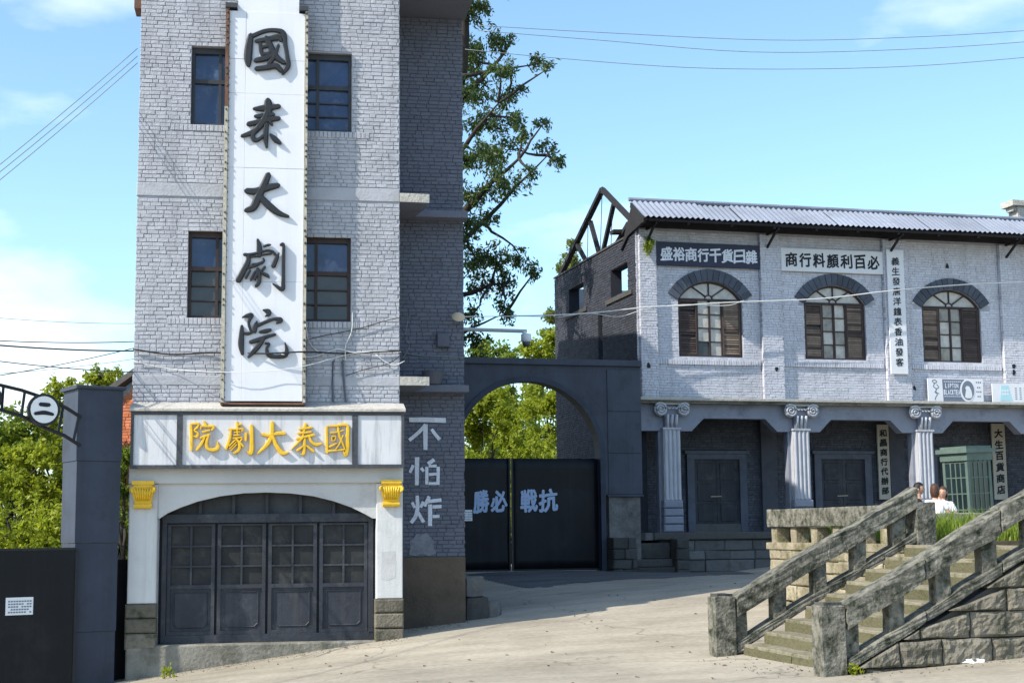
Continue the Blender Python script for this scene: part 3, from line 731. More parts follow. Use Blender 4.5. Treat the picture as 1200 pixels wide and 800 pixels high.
for k, (pa_, pb) in enumerate(((195.5, 251.5), (254.5, 311), (314, 371), (374, 430.5))):
    a, b = T.px(pa_, 680, YD)[0], T.px(pb, 680, YD)[0]; m = MB(); st = .05
    m.box(a, a+st, YD-.03, YD+.03, zdb, zr[0]-.002); m.box(b-st, b, YD-.03, YD+.03, zdb, zr[0]-.002)
    m.box(a+st, b-st, YD-.03, YD+.03, zr[3]-.03, zr[3]+.025); m.box(a+st, b-st, YD-.03, YD+.03, zdb, zdb+.05)
    m.box(a+st, b-st, YD-.03, YD+.03, zr[0]-.03, zr[0]-.002)
    xm = (a+b)/2
    m.box(xm-.014, xm+.014, YD-.025, YD+.03, zr[3]+.026, zr[0]-.031)
    for z_ in zr[1:3]:
        m.box(a+st, xm-.0145, YD-.024, YD+.03, z_-.012, z_+.012); m.box(xm+.0145, b-st, YD-.024, YD+.03, z_-.012, z_+.012)
    lf = part('door_leaf', m, MT['door'], door)
    for s0, s1 in ((a+st, xm-.014), (xm+.014, b-st)):
        for r_ in range(3):
            c, d = zr[r_+1]+.012, zr[r_]-.012; t = rb.uniform(-.006, .006)
            part('pane', MB().add([(s0, YD+.012+t, c), (s1, YD+.012, c), (s1, YD+.012-t, d), (s0, YD+.012, d)], [(0,1,2,3)]), MT['door_glass'], lf)
    pa0, pa1, pz0, pz1 = a+st, b-st, zdb+.05, zr[3]-.03
    part('door_panel', MB().box(pa0, pa1, YD+.0, YD+.03, pz0, pz1), MT['door'], lf)
    i_ = .05; c_ = .05
    oct_ = [(pa0+i_+c_, pz0+i_), (pa1-i_-c_, pz0+i_), (pa1-i_, pz0+i_+c_), (pa1-i_, pz1-i_), (pa0+i_, pz1-i_), (pa0+i_, pz0+i_+c_)]
    mm = MB()
    for q in range(6):
        p0, p1 = oct_[q], oct_[(q+1) % 6]
        mm.tube([(p0[0], YD-.001, p0[1]), (p1[0], YD-.001, p1[1])], .012, 6)
    part('panel_moulding', mm, MT['door'], lf)
# plinth that levels the sloping ground
xa, xb = T.px(147, 770, YP)[0], T.px(432, 748, YP)[0]
part('plinth', MB().cbox(xa, xb+.3, YP-.03, 0.5, -1.2, zdb-.115, .02), MT['conc_dark'], tower)

# ---- fascia with the gilded name
YF = -0.32
F0, F1 = T.px(153, 515, YF)[0], T.px(473.5, 515, YF)[0]
zt0, zt1 = zf(548.5, 300, YF), zf(482, 300, YF)
fas = thing('fascia_sign', Frame(T.loc.x, T.loc.y, 0, 9.3), 'white panelled fascia with five gilded raised characters above the garage door', 'sign')
part('backing_box', MB().box(F0+.02, F1-.02, YF+.03, -0.005, zt0+.01, zt1-.01), MT['fascia_fr'], fas)
d1, d2 = T.px(210.5, 515, YF)[0], T.px(416, 515, YF)[0]; fb = .05
fm = MB()
fm.box(F0, F1, YF-.02, YF+.04, zt0, zt0+fb); fm.box(F0, F1, YF-.02, YF+.04, zt1-fb, zt1)
fm.box(F0, F0+fb*.8, YF-.02, YF+.04, zt0+fb, zt1-fb); fm.box(F1-fb*.8, F1, YF-.02, YF+.04, zt0+fb, zt1-fb)
for d in (d1, d2): fm.box(d-.04, d+.04, YF-.02, YF+.04, zt0+fb, zt1-fb)
part('frame', fm, MT['fascia_fr'], fas)
for a, b in ((F0+fb*.8, d1-.04), (d1+.04, d2-.04), (d2+.04, F1-fb*.8)):
    part('panel', MB().box(a, b, YF, YF+.03, zt0+fb, zt1-fb), MT['panel_w'], fas)
cop = MB().prismx([(-0.004, z_fas_t+.0), (-0.004, zt1-.02), (YF-.05, zt1+.002), (YF-.05, zt1+.035)], F0-.02, F1+.02)
part('coping', cop, MT['concrete'], fas)
G1 = dict(ox=210, oy=480, sc=10.909); G2 = dict(ox=310, oy=480, sc=10.909)
GOLD = [
 (G1, [[(150,190,16),(158,300,18),(158,420,18),(158,515,14)], [(165,182,12),(245,180,14),(232,225,13),(195,265,11),(240,300,14),(225,345,15),(190,338,10)],
   [(320,155,13),(342,192,17)], [(278,245,8),(285,215,12),(370,212,14),(440,215,16),(418,258,12)], [(300,285,13),(390,262,11)], [(275,360,14),(385,318,15)],
   [(325,350,14),(290,430,16),(225,515,13)], [(375,335,13),(350,420,18),(362,490,20),(430,515,20),(495,490,20),(490,410,7)]]),
 (G1, [[(740,165,14),(745,240,14)], [(750,195,9),(792,185,12)], [(640,250,11),(740,250,11),(812,243,12),(800,272,9)], [(662,255,12),(650,360,17),(600,500,15)],
   [(705,288,9),(775,282,9)], [(742,255,9),(745,330,10)], [(700,327,9),(772,322,9)], [(690,366,9),(800,355,11)], [(720,385,9),(640,462,9)], [(730,412,8),(650,497,8)],
   [(735,445,8),(662,520,8)], [(730,370,12),(768,430,17),(765,510,19),(700,555,14)], [(800,375,11),(772,418,9)], [(782,420,9),(816,466,15)],
   [(855,300,15),(852,392,14)], [(925,205,20),(928,350,23),(930,480,25),(915,560,22),(868,528,7)]]),
 (G2, [[(-26,312,18),(50,328,18),(150,305,20),(255,300,19)], [(100,165,21),(95,300,23),(45,430,23),(-84,555,12)], [(105,345,20),(150,450,23),(228,552,26),(310,545,7)]]),
 (G2, [[(525,185,18),(505,260,15),(488,340,13)], [(450,247,13),(600,225,15)], [(430,302,13),(590,285,13)], [(415,372,15),(520,345,14),(630,320,17)],
   [(495,345,15),(430,415,13),(340,510,5)], [(570,345,13),(600,410,17),(660,445,19),(735,430,7)], [(515,375,13),(510,470,18),(500,560,18),(465,570,7)],
   [(420,520,16),(500,460,9)], [(540,460,13),(625,530,17)]]),
 (G2, [[(795,225,13),(795,380,16),(800,545,16)], [(815,212,11),(920,205,13),(1055,200,17),(1060,350,22),(1060,480,24),(1040,580,20),(1008,530,7)], [(815,527,13),(920,517,11),(1025,507,11)],
   [(840,297,11),(930,285,9),(1005,262,9)], [(860,345,9),(902,340,9),(900,385,9),(862,395,9),(860,345,8)], [(830,475,12),(920,430,9)],
   [(940,232,14),(955,330,13),(1000,440,13),(1022,492,7)], [(1000,330,9),(960,430,9),(912,500,7)]])]
for g_, st in GOLD:
    character('character', st, g_['ox'], g_['oy'], g_['sc'], T, YF-.004, 0.040, MT['gold'], fas, wf=1.2)

# ---- vertical name board
YB = -0.26
brd = thing('vertical_signboard', Frame(T.loc.x, T.loc.y, 0, 9.3), 'tall white vertical board with five black brush characters on the tower front', 'sign')
def bx(px, py): return T.px(px, py, YB)[0]
bl_, br_ = bx(262.5, 240), bx(358.5, 240)
bz0, bz1, bz2 = T.px(305, 470, YB)[1], T.px(305, 14, YB)[1], TOP+.6
zs = [bz0, T.px(305, 330, YB)[1], T.px(305, 197, YB)[1], T.px(305, 110, YB)[1], T.px(305, 70, YB)[1], bz1]
xm_ = bx(285, 300)
for i in range(len(zs)-1):
    for a, b in ((bl_+.04, xm_), (xm_, br_-.03)):
        part('board_panel', MB().cbox(a+.0012, b-.0012, YB+rb.uniform(-.003, .003), YB+.10, zs[i]+.0015, zs[i+1]-.0015, .003), MT['board_w'], brd)
part('board_panel', MB().box(bl_+.16, br_-.12, YB+.01, YB+.10, bz1+.002, bz2), MT['board_w'], brd)
part('backing_frame', MB().box(bl_+.05, br_-.04, YB+.101, 0.0, bz0+.03, bz1-.02).box(bl_+.18, br_-.14, YB+.101, 0.0, bz1, bz2-.02), MT['fascia_fr'], brd)
zm = T.px(262, 125, YB)[1]
part('side_rail', MB().box(bl_-.012, bl_+.038, YB-.035, YB+.12, zm, bz1+.03), MT['rust'], brd, label='rusty upper rail along the left edge of the board')
part('side_rail', MB().box(bl_-.012, bl_+.038, YB-.035, YB+.12, bz0-.02, zm-.003), MT['bulb'], brd)
part('side_rail', MB().box(br_-.028, br_+.012, YB-.035, YB+.12, bz0-.02, bz1+.03), MT['bulb'], brd)
bu = MB(); z = bz0+.03; k = 0
while z < bz1:
    if rb.random() < .45: bu.lathe([(.010, -.012), (.014, 0), (.008, .014)], 6, (bl_+.012+rb.uniform(-.006, .006), YB-.045, z))
    if rb.random() < .75: bu.lathe([(.012, -.016), (.017, 0), (.009, .018)], 6, (br_-.008+rb.uniform(-.006, .006), YB-.047, z+.03))
    z += rb.uniform(.075, .10)
part('bulb_row', bu, MT['bulb_g'], brd, True, kind='stuff')
bs = MB(); z = bz0+.05          # short spikes that held lamps: their shadows rake over the board
while z < bz1-.1:
    if rb.random() < .85: bs.bar((bl_+.046, YB-.002, z), (bl_+.052, YB-rb.uniform(.02, .045), z+rb.uniform(-.006, .014)), .008, .008)
    z += .105
part('lamp_spikes', bs, MT['rust'], brd, kind='stuff')
for a, b in ((bl_-.02, bl_+.15), (br_-.12, br_+.015)):
    part('bracket', MB().box(a, b, YB-.06, 0.0, bz1+.032, bz1+.10), MT['frame_bl'], brd)
part('bottom_flashing', MB().box(bl_-.01, br_+.01, YB-.02, -.02, bz0-.05, bz0-.022), MT['rust'], brd)
BLK = [
 ((250,0,6.154), [[(270,258,17),(258,330,24),(250,420,25),(253,475,14)], [(285,262,14),(370,228,13),(450,222,13),(505,245,17),(520,330,13),(535,420,13),(535,480,18),(500,535,10)],
   [(310,300,13),(400,285,17),(470,275,21),(488,298,9)], [(338,318,11),(345,370,13),(352,405,9)], [(355,345,10),(410,335,11),(405,385,11),(355,395,10)],
   [(305,440,15),(370,425,19),(430,400,15)], [(385,280,19),(420,350,19),(450,410,19),(505,455,14)], [(470,330,9),(440,410,13),(400,465,14)], [(310,500,15),(390,490,17),(450,480,19),(490,515,14)]]),
 ((250,110,5), [[(238,90,8),(300,86,17),(385,75,12)], [(320,42,17),(322,80,22),(318,130,20)], [(246,134,9),(300,130,14),(352,122,10)], [(206,180,13),(270,166,14),(330,152,15),(385,146,11)],
   [(312,120,16),(285,172,17),(240,222,15),(168,250,9)], [(322,150,11),(345,185,6)], [(335,240,6),(362,268,14),(392,291,9)], [(312,182,12),(306,250,14),(313,316,6)], [(258,205,9),(232,245,11),(242,272,12),(268,268,9),(294,246,8)]]),
 ((250,110,5), [[(195,570,15),(250,572,18),(320,550,18),(380,537,13)], [(322,475,15),(295,540,18),(265,600,20),(235,665,19),(190,685,11)], [(275,605,15),(330,660,18),(385,700,14),(440,720,7)]]),
 ((270,270,10), [[(320,110,13),(335,170,24),(340,240,28),(340,300,22)], [(390,188,9),(440,175,14),(470,170,8)], [(165,285,17),(220,285,15),(320,265,13),(420,238,11),(490,245,11),(528,285,13)],
   [(570,268,7),(540,330,21),(502,420,24)], [(212,295,15),(205,370,27),(150,480,29),(92,588,30)], [(240,312,10),(320,302,12)], [(260,400,12),(330,392,13),(392,362,11),(385,332,9)], [(370,290,9),(480,272,11)],
   [(210,440,13),(290,415,13),(380,375,13)], [(230,470,11),(180,560,13)], [(290,480,11),(240,580,13)], [(322,500,11),(282,580,11)], [(320,450,16),(340,530,19),(335,610,19),(300,655,16)],
   [(405,430,13),(352,490,13)], [(370,500,13),(430,530,17),(455,555,7)], [(590,172,14),(622,170,15),(622,300,17),(620,450,17),(618,600,19),(605,690,21),(500,630,7)]]),
 ((270,350,10), [[(140,220,7),(200,200,21),(250,192,20),(225,245,17),(215,300,13),(240,380,13)], [(135,320,15),(130,420,25),(125,540,29),(140,650,16)], [(150,402,13),(210,410,15),(262,385,13)],
   [(312,262,6),(290,330,25),(285,390,17)], [(320,315,17),(420,270,17),(520,237,15),(588,252,26),(540,290,8)], [(385,135,9),(440,150,26),(450,180,21),(410,208,7)], [(345,390,13),(410,380,21),(470,365,15)],
   [(235,510,19),(330,480,23),(430,445,17),(525,420,13)], [(400,450,15),(350,530,23),(280,610,25),(210,685,12)],
   [(410,522,10),(452,532,13),(425,590,15),(450,660,22),(540,680,19),(640,660,26),(660,600,19),(640,515,6)]])]
for (ox, oy, sc), st in BLK:
    character('character', st, ox, oy, sc, T, YB-.014, 0.030, MT['letter_bl'], brd, wf=1.2)

# ---- things fixed to the tower
def pxw(px, py, y): 
    a, z = T.px(px, py, y); return a, z
a, z = pxw(519, 399, REC)
o = part('electric_box', MB().cbox(a-.10, a+.09, REC-.11, REC-.012, z-.11, z+.11, .012), MT['grey_box']); o.location = T.loc; o.rotation_euler.z = T.a
tag(o, 'small grey metal electric box on the shaded brick wing', 'electric box')
lt = thing('wall_lamp', T, 'round cream shaded lamp near the top corner of the shaded wing wall', 'lamp')
a, z = pxw(537, 371, REC-.2)
m = MB(); m.lathe([(.02, .05), (.05, .045), (.10, .0), (.105, -.008), (.03, .0)], 14, (0, 0, 0))
sh = part('lamp_shade', m, MT['lamp'], lt, True, (a, REC-.22, z)); sh.rotation_euler = (0.9, 0, 0)
part('lamp_arm', MB().tube([(a, REC-.01, z+.10), (a, REC-.14, z+.11), (a, REC-.20, z+.05)], .011, 6), MT['grey_box'], lt)
part('lamp_bulb', MB().lathe([(.01, .03), (.028, 0), (.02, -.03)], 8), MT['white_pl'], lt, True, (a, REC-.24, z-.01))
a, z = pxw(508, 449, .95)
bk = thing('metal_basin', T, 'dull metal basin standing on the broken floor slab of the wing', 'basin')
zsl = T.px(485, 442, 0.0)[1]
part('basin_body', MB().lathe([(.12, .001), (.13, .02), (.165, .20), (.172, .205), (.160, .20), (.12, .03)], 18), MT['grey_box'], bk, True, (a, 1.08, zsl))
part('basin_rim', MB().lathe([(.172, .198), (.18, .204), (.172, .212), (.162, .205)], 18), MT['grey_box'], bk, True, (a, 1.08, zsl))
for i, (p0, p1, p2) in enumerate((((390, 424), (389.5, 450), (390, 471)), ((401, 424), (403, 450), (405, 471)))):
    pts = [(*T.px(p0[0], p0[1], -.03),), ]
    m = MB(); P = [T.px(q[0], q[1], -.035) for q in (p0, p1, p2)]
    m.tube([(P[0][0]+.02, -.035, P[0][1]+.02)]+[(x, -.035, z) for x, z in P], .016, 6)
    part('conduit', m, MT['grey_box'], tower)

# ------------------------------------------------------------------ shop building with the arcade
_p = at(748, 470, 36.5)
S = Frame(_p.x, _p.y, 0.0, 15.0)
shop = thing('arcade_building', S, 'two storey pale brick shop building with arched windows over a column arcade and corrugated roof', 'building')
XR = 15.3
z_led = S.px(850, 470, -.3)[1]; z_top = S.px(900, 275.5, 0)[1]; z_flr = S.px(830, 623, -.5)[1]
zS = lambda px, py, y=0.0: S.px(px, py, y)[1]
xS = lambda px, py, y=0.0: S.px(px, py, y)[0]
pil = [(xS(750, 360, -.1), xS(770, 360, -.1)), (xS(892.5, 370, -.1), xS(917, 370, -.1)), (xS(1037, 370, -.1), xS(1065, 370, -.1)), (xS(1174, 370, -.1), xS(1198, 370, -.1))]
pil.append((pil[3][0]+3.2, pil[3][1]+3.2))
wc = [xS(833, 385), xS(979, 385), xS(1115.5, 385)]
z_sill = zS(833, 418); z_spr = zS(833, 351); z_apx = zS(833, 329.5); hw = 0.5*(xS(871, 385)-xS(796, 385))
rise = z_apx-z_spr; RA = (hw*hw+rise*rise)/(2*rise); zc_ = z_apx-RA; th0 = math.asin(hw/RA)
def arc(cx, r_, n=16, th=th0): return [(cx+r_*math.sin(t), zc_+r_*math.cos(t)) for t in np.linspace(-th, th, n)]
loops = [[(0.01, z_led-.1), (XR, z_led-.1), (XR, z_top+.05), (0.01, z_top+.05)]]
for c in wc: loops.append([(c-hw, z_sill), (c+hw, z_sill)]+arc(c, RA)[::-1])
part('upper_wall', MB().holes(loops, 0.004, 0.28), MT['mortar_sh'], shop)
def in_win(x, z):
    for c in wc:
        if abs(x-c) < hw+.02 and z_sill < z < z_spr: return True
        if abs(x-c) < hw+.34 and z >= z_spr-.06 and (x-c)**2+(z-zc_)**2 < (RA+.2)**2 and abs(x-c) < (RA+.2)*math.sin(th0*1.06): return True
    return False
rs = random.Random(5)
CH = 0.066; BLN = 0.19
z_cor = zS(833, 425)
ph = [(a, b, z_led, z_top+1) for a, b in pil]+[(0, XR, z_cor-.07, z_cor+.07)]
wb = lay(0.0, XR, z_led, z_top, CH, BLN, [(c-hw, c+hw, z_sill, z_spr) for c in wc]+ph, in_win, rs)
part('brick_courses', brick_mb(wb, 0.0, rs, 0.008, .004), MT['brick_sh'], shop, kind='stuff')
for a, b in pil:
    p_ = part('pilaster', MB().box(a+.006, b-.006, -.118, 0.003, z_led, z_top), MT['mortar_sh'], shop)
    part('pilaster_courses', brick_mb(lay(a, b, z_led, z_top, CH, BLN*.8, rng=rs), -.12, rs, .009, .005, .10), MT['brick_sh'], p_, kind='stuff')
for (a, b), (c, d) in zip(pil[:-1], pil[1:]):
    m = MB(); x = b+.01
    while x < c-.04:
        m.cbox(x, x+.058, -.045-rs.uniform(0, .006), 0.02, z_cor-.06, z_cor+.065, .006); x += .066
    part('sill_course', m, MT['brick_sh'], shop)
# windows
for k, c in enumerate(wc):
    yb = .10; w_ = .045
    fr = MB()
    fr.box(c-hw, c-hw+w_, yb-.04, yb+.04, z_sill, z_spr); fr.box(c+hw-w_, c+hw, yb-.04, yb+.04, z_sill, z_spr)
    fr.box(c-hw+w_, c+hw-w_, yb-.04, yb+.04, z_sill, z_sill+.04); fr.box(c-hw, c+hw, yb-.05, yb+.04, z_spr-.025, z_spr+.025)
    ao, ai = arc(c, RA), arc(c, RA-.045, th=th0*.97)
    for i in range(15): fr.prism([ao[i], ao[i+1], ai[i+1], ai[i]], yb-.04, yb+.04)
    win = part('arched_window', fr, MT['frame_br'], shop)
    # fanlight: a small half round and three spokes
    sp = MB(); zc0 = z_spr+.025
    for t in (-0.95, 0.0, 0.95):
        p0 = (c+.10*math.sin(t), yb, zc0+.10*math.cos(t)); r1_ = (rise-.07)/max(math.cos(t), .62)*1.0
        sp.bar(p0, (c+r1_*math.sin(t)*1.05, yb, zc0+r1_*math.cos(t)), .035, .035, Vector((0,1,0)))
    hr = [(c+.10*math.sin(t), yb, zc0+.10*math.cos(t)) for t in np.linspace(-1.5, 1.5, 9)]
    sp.tube(hr, .018, 5)
    part('fan_spokes', sp, MT['frame_br'], win)
    fan = arc(c, RA-.04, 12, th0*.96)
    part('fan_pane', MB().prism([(c-hw+.05, zc0), (c+hw-.05, zc0)]+fan[::-1], yb+.012, yb+.018), MT['glass_c'], win)
    x0, x1 = c-hw+w_, c+hw-w_; sw = (x1-x0)*.29
    cx0, cx1 = x0+sw, x1-sw; z0, z1 = z_sill+.04, z_spr-.025
    m = MB(); xm = (cx0+cx1)/2
    for x in (cx0, cx1-.035, xm-.025): m.box(x, x+(.05 if x == xm-.025 else .035), yb-.03, yb+.03, z0, z1)
    for r_ in range(1, 4):
        z_ = lerp(z0, z1, r_/4)
        m.box(cx0+.035, xm-.025, yb-.02, yb+.025, z_-.014, z_+.014); m.box(xm+.025, cx1-.035, yb-.02, yb+.025, z_-.014, z_+.014)
    cas = part('casement', m, MT['frame_br'], win)
    for s0, s1 in ((cx0+.035, xm-.025), (xm+.025, cx1-.035)):
        for r_ in range(4):
            a, b = lerp(z0, z1, r_/4), lerp(z0, z1, (r_+1)/4); t = rs.uniform(-.01, .01)
            part('pane', MB().add([(s0, yb+.01+t, a), (s1, yb+.01, a), (s1, yb+.01-t, b), (s0, yb+.01, b)], [(0,1,2,3)]), MT[rs.choice(('glass_c', 'glass_c', 'glass_c', 'glass_e', 'glass_e' if k else 'glass_d'))], cas)
    for side, (s0, s1) in enumerate(((x0, cx0), (cx1, x1))):
        s0 += .004; s1 -= .004
        m = MB(); f_ = .03
        m.box(s0, s0+f_, yb-.035, yb+.02, z0+.004, z1-.004); m.box(s1-f_, s1, yb-.035, yb+.02, z0+.004, z1-.004)
        zm = lerp(z0, z1, .42)
        for z_ in (z0+.004, zm, z1-.044): m.box(s0+f_, s1-f_, yb-.035, yb+.02, z_, z_+.04)
        lt_ = (k == 1) or (k == 0 and side == 1) or (k == 2 and side == 0)
        shu = part('shutter', m, MT['shutter'], win)
        shu.location = (0, rs.uniform(-.02, .012), rs.uniform(-.006, .006))
        sl = MB().add([(s0+f_, -.012, -.028), (s1-f_, -.012, -.028), (s1-f_, .012, .028), (s0+f_, .012, .028), (s0+f_, -.004, -.032), (s1-f_, -.004, -.032), (s1-f_, .020, .024), (s0+f_, .020, .024)],
                      [(0,1,2,3),(4,7,6,5),(0,4,5,1),(2,6,7,3),(1,5,6,2),(3,7,4,0)])
        slm = sl.mesh('slat', MT['shutter']); slm2 = sl.mesh('slat', MT['shutter_lt'])
        z_ = z0+.08; gapz = 0
        while z_ < z1-.07:
            if not (zm-.03 < z_ < zm+.07) and rs.random() > .04:
                o = link('slat', slm2 if (lt_ and rs.random() < .72) else slm, shu, (0, yb-.008, z_)); o.rotation_euler.y = rs.uniform(-.03, .03)*0
            z_ += .058
        part('shutter_back', MB().box(s0+f_, s1-f_, yb+.03, yb+.034, z0+.01, z1-.01), MT['black_metal'], shu)
    part('room_dark', MB().box(c-hw+.01, c+hw-.01, yb+.08, yb+.09, z_sill+.01, z_spr), MT['black_metal'], win)
    # voussoirs
    nv = 15; tv = th0*1.03
    for i in range(nv):
        t0, t1 = lerp(-tv, tv, i/nv)+.006, lerp(-tv, tv, (i+1)/nv)-.006
        o_ = .30 if 0 < i < nv-1 else .30
        q = [(c+r_*math.sin(t), zc_+r_*math.cos(t)) for r_, t in ((RA+.004, t0), (RA+o_, t0), (RA+o_, t1), (RA+.004, t1))]
        part('voussoir', MB().prism(q, -.035-rs.uniform(0, .01), .12), MT['bluestone'], win)
# side wall towards the gate, in bare brick darkened further for shade, with openings
yb1, _ = S.pxx(650, 330, 0.0)
def sy(px, py): return S.pxx(px, py, 0.0)
zsw = sy(700, 300)[1]+.02
op = []
for (a, b, c, d) in ((716, 331, 736, 345), (667, 350, 684, 364)):
    y1, zt = sy(a, b); y0, zt2 = sy(c, b); _, zb = sy(a, d); op.append((y0, y1, zb-.12, zb+.62))
y1, _ = sy(701.5, 395); y0, _ = sy(706.5, 395); op.append((y0, y1, sy(704, 424)[1]-1.5, sy(704, 366)[1]))
lo = [[(0.29, -.5), (yb1, -.5), (yb1, zsw), (0.29, zsw+.02)]]+[[(a,c),(b,c),(b,d),(a,d)] for a,b,c,d in op]
m = MB().holes(lo, 0.004, .30); m.v = [(y, x, z) for x, y, z in m.v]
side = part('side_wall', m, MT['mortar_gray'], shop)
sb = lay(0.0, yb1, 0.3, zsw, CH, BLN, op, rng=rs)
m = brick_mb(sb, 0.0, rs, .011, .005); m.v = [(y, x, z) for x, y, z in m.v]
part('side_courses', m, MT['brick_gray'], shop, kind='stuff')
for a, b, c, d in op[:2]:
    part('opening_sill', MB().box(-.05, .02, a-.35, b+.35, c-.12, c-.01), MT['stone_dk'], shop)
part('wall_coping', MB().box(-.03, .33, .30, yb1+.03, zsw+.022, zsw+.07), MT['stone_dk'], shop)
part('rear_wall', MB().box(0.02, XR, yb1-.28, yb1-.002, -.5, zsw-.3), MT['plaster'], shop)
part('right_wall', MB().box(XR-.25, XR-.002, .30, yb1-.30, -.5, zsw-.3), MT['plaster'], shop)
# corrugated roof
YE = -0.95
rx0, rz0 = S.px(757, 253.5, YE)
ry1, rz1 = S.pxx(735.5, 235, rx0-.12)
nw = Vector((0, ry1-YE, rz1-rz0)); 
def rp(x, t, h): # point on roof slope
    n_ = Vector((0, -(rz1-rz0), ry1-YE)).normalized()
    return (x, YE+(ry1-YE)*t+n_.y*h, rz0+(rz1-rz0)*t+n_.z*h)
pit = .145; nper = 6; sw_ = pit*nper
def sheet_mesh(x0_off):
    m = MB(); n = nper*8; vv = []
    for t in (0.0, .35, .7, 1.0):
        for i in range(n+3):
            x = i*pit/8; vv.append(rp(x, t, .021*math.cos(2*math.pi*x/pit)))
    w = n+3
    m.add(vv, [(j*w+i, j*w+i+1, (j+1)*w+i+1, (j+1)*w+i) for j in range(3) for i in range(w-1)])
    return m
roof = part('roof', MB().box(rx0+.1, XR, YE+.06, YE+.12, rz0-.085, rz0-.03), MT['wood_dk'], shop, label='corrugated sheet roof on dark rafters')
sm_ = sheet_mesh(0).mesh('roof_sheet', MT['roof'], True)
x = rx0-.1; k = 0
while x < XR:
    o = link('roof_sheet', sm_, roof, (x, rs.uniform(-.03, .02), .006*(k % 2)+rs.uniform(0, .004))); x += sw_; k += 1
sof = MB(); sof.add([rp(rx0-.05, .02, -.075), rp(XR, .02, -.075), rp(XR, 1, -.075), rp(rx0-.05, 1, -.075), rp(rx0-.05, .02, -.055), rp(XR, .02, -.055), rp(XR, 1, -.055), rp(rx0-.05, 1, -.055)],
                    [(0,1,2,3),(7,6,5,4),(0,4,5,1),(2,6,7,3),(1,5,6,2),(3,7,4,0)])
part('soffit_boards', sof, MT['wood_soffit'], roof)
x = rx0
while x < XR:
    part('rafter', MB().bar(rp(x, .02, -.13), rp(x, 1.0, -.13), .07, .10), MT['wood_dk'], roof); x += 1.15
for xx in [p[0]+.2 for p in pil]:
    part('eave_bracket', MB().bar((xx, -.13, z_top-.35), (xx, YE+.15, rz0-.09), .05, .05).bar((xx, -.13, z_top-.02), (xx, YE+.1, z_top-.0), .05, .05), MT['wood_dk'], roof)
part('wall_plate', MB().box(.1, XR, -.10, .2, z_top+.052, z_top+.62), MT['wood_dk'], roof)
rg = MB(); n = int((XR-rx0)/.45)
for i in range(n):
    a = rp(rx0-.1+i*.45, 1.0, .035); b = rp(rx0-.1+i*.45+.44, 1.0, .035); rg.tube([a, b], .055, 8, cap=True)
part('ridge_tiles', rg, MT['roof'], roof)
part('gable_boarding', MB().prismx([(YE+.05, rz0-.08), (ry1, rz1-.09), (ry1+.9, rz1-1.1), (ry1+.4, rz0-.25), (.3, rz0-.22)], rx0-.02, rx0+.06), MT['wood_dk'], roof)
# open roof truss above the side wall
XT = 0.16
def tp(px, py): y, z = S.pxx(px, py, XT); return (XT, y, z)
tr = MB(); part_tr = []
for a, b, w in (((656, 325), (706, 222), .14), ((706, 222), (748, 266), .12), ((719, 240), (705.5, 300), .10), ((692, 260), (703, 300), .10), ((676, 286), (690, 312), .09), ((737, 262), (722, 288), .12)):
    part('truss_timber', MB().bar(tp(*a), tp(*b), .11, w, Vector((1,0,0))), MT['wood_dk'], shop)
for a, b in (((705.5, 226), (703.5, 296)), ((689, 266), (688.5, 304)), ((717.5, 250), (716, 288))):
    part('tie_rod', MB().tube([tp(*a), tp(*b)], .010, 5), MT['black_metal'], shop)
part('apex_pin', MB().tube([tp(706, 227), tp(706, 219)], .06, 6, .03), MT['wood_dk'], shop)
part('wall_corbel_beam', MB().bar((-.12, sy(722, 270)[0], sy(722, 270)[1]-.05), (.55, sy(722, 270)[0], sy(722, 270)[1]-.02), .3, .09), MT['wood_dk'], shop)
# ledge and arcade
part('ledge', MB().box(-.12, XR, -.42, .30, z_led-.02, z_led+.06).box(-.08, XR, -.36, .28, z_led-.07, z_led-.0201), MT['conc_dark'], shop)
part('ledge_edge', MB().box(-.12, XR, -.435, -.4201, z_led+.005, z_led+.066), MT['concrete'], shop)
cols = [xS(787.5, 540, -.25), xS(939.5, 540, -.25), xS(1085, 540, -.25)]
cols.append(cols[2]+(cols[2]-cols[1])); cols.append(cols[3]+(cols[2]-cols[1]))
z_sof = zS(860, 490.5, -.1); z_hau = zS(812, 505, -.1)
hx1, hx2 = xS(810, 505, -.1)-cols[0], xS(824, 490, -.1)-cols[0]
poly = [(-.05, z_led-.07), (-.05, z_hau)]
for i, c in enumerate(cols):
    poly += ([(c-hx2, z_sof)] if i else [])+[(c-hx1, z_hau), (c+hx1, z_hau)]+([(c+hx2, z_sof)] if i < 4 else [])
poly += [(XR, z_hau), (XR, z_led-.07)]
poly[2] = (cols[0]-hx1*.9, z_hau)
part('arcade_beam', MB().prism(poly, -.14, .16), MT['arcade'], shop)
part('arcade_ceiling', MB().box(0.0, XR, .161, 1.75, z_led-.10, z_led-.071), MT['wood_soffit'], shop)
z_cb = zS(787, 586, -.25); z_ct = zS(787, 503, -.25)
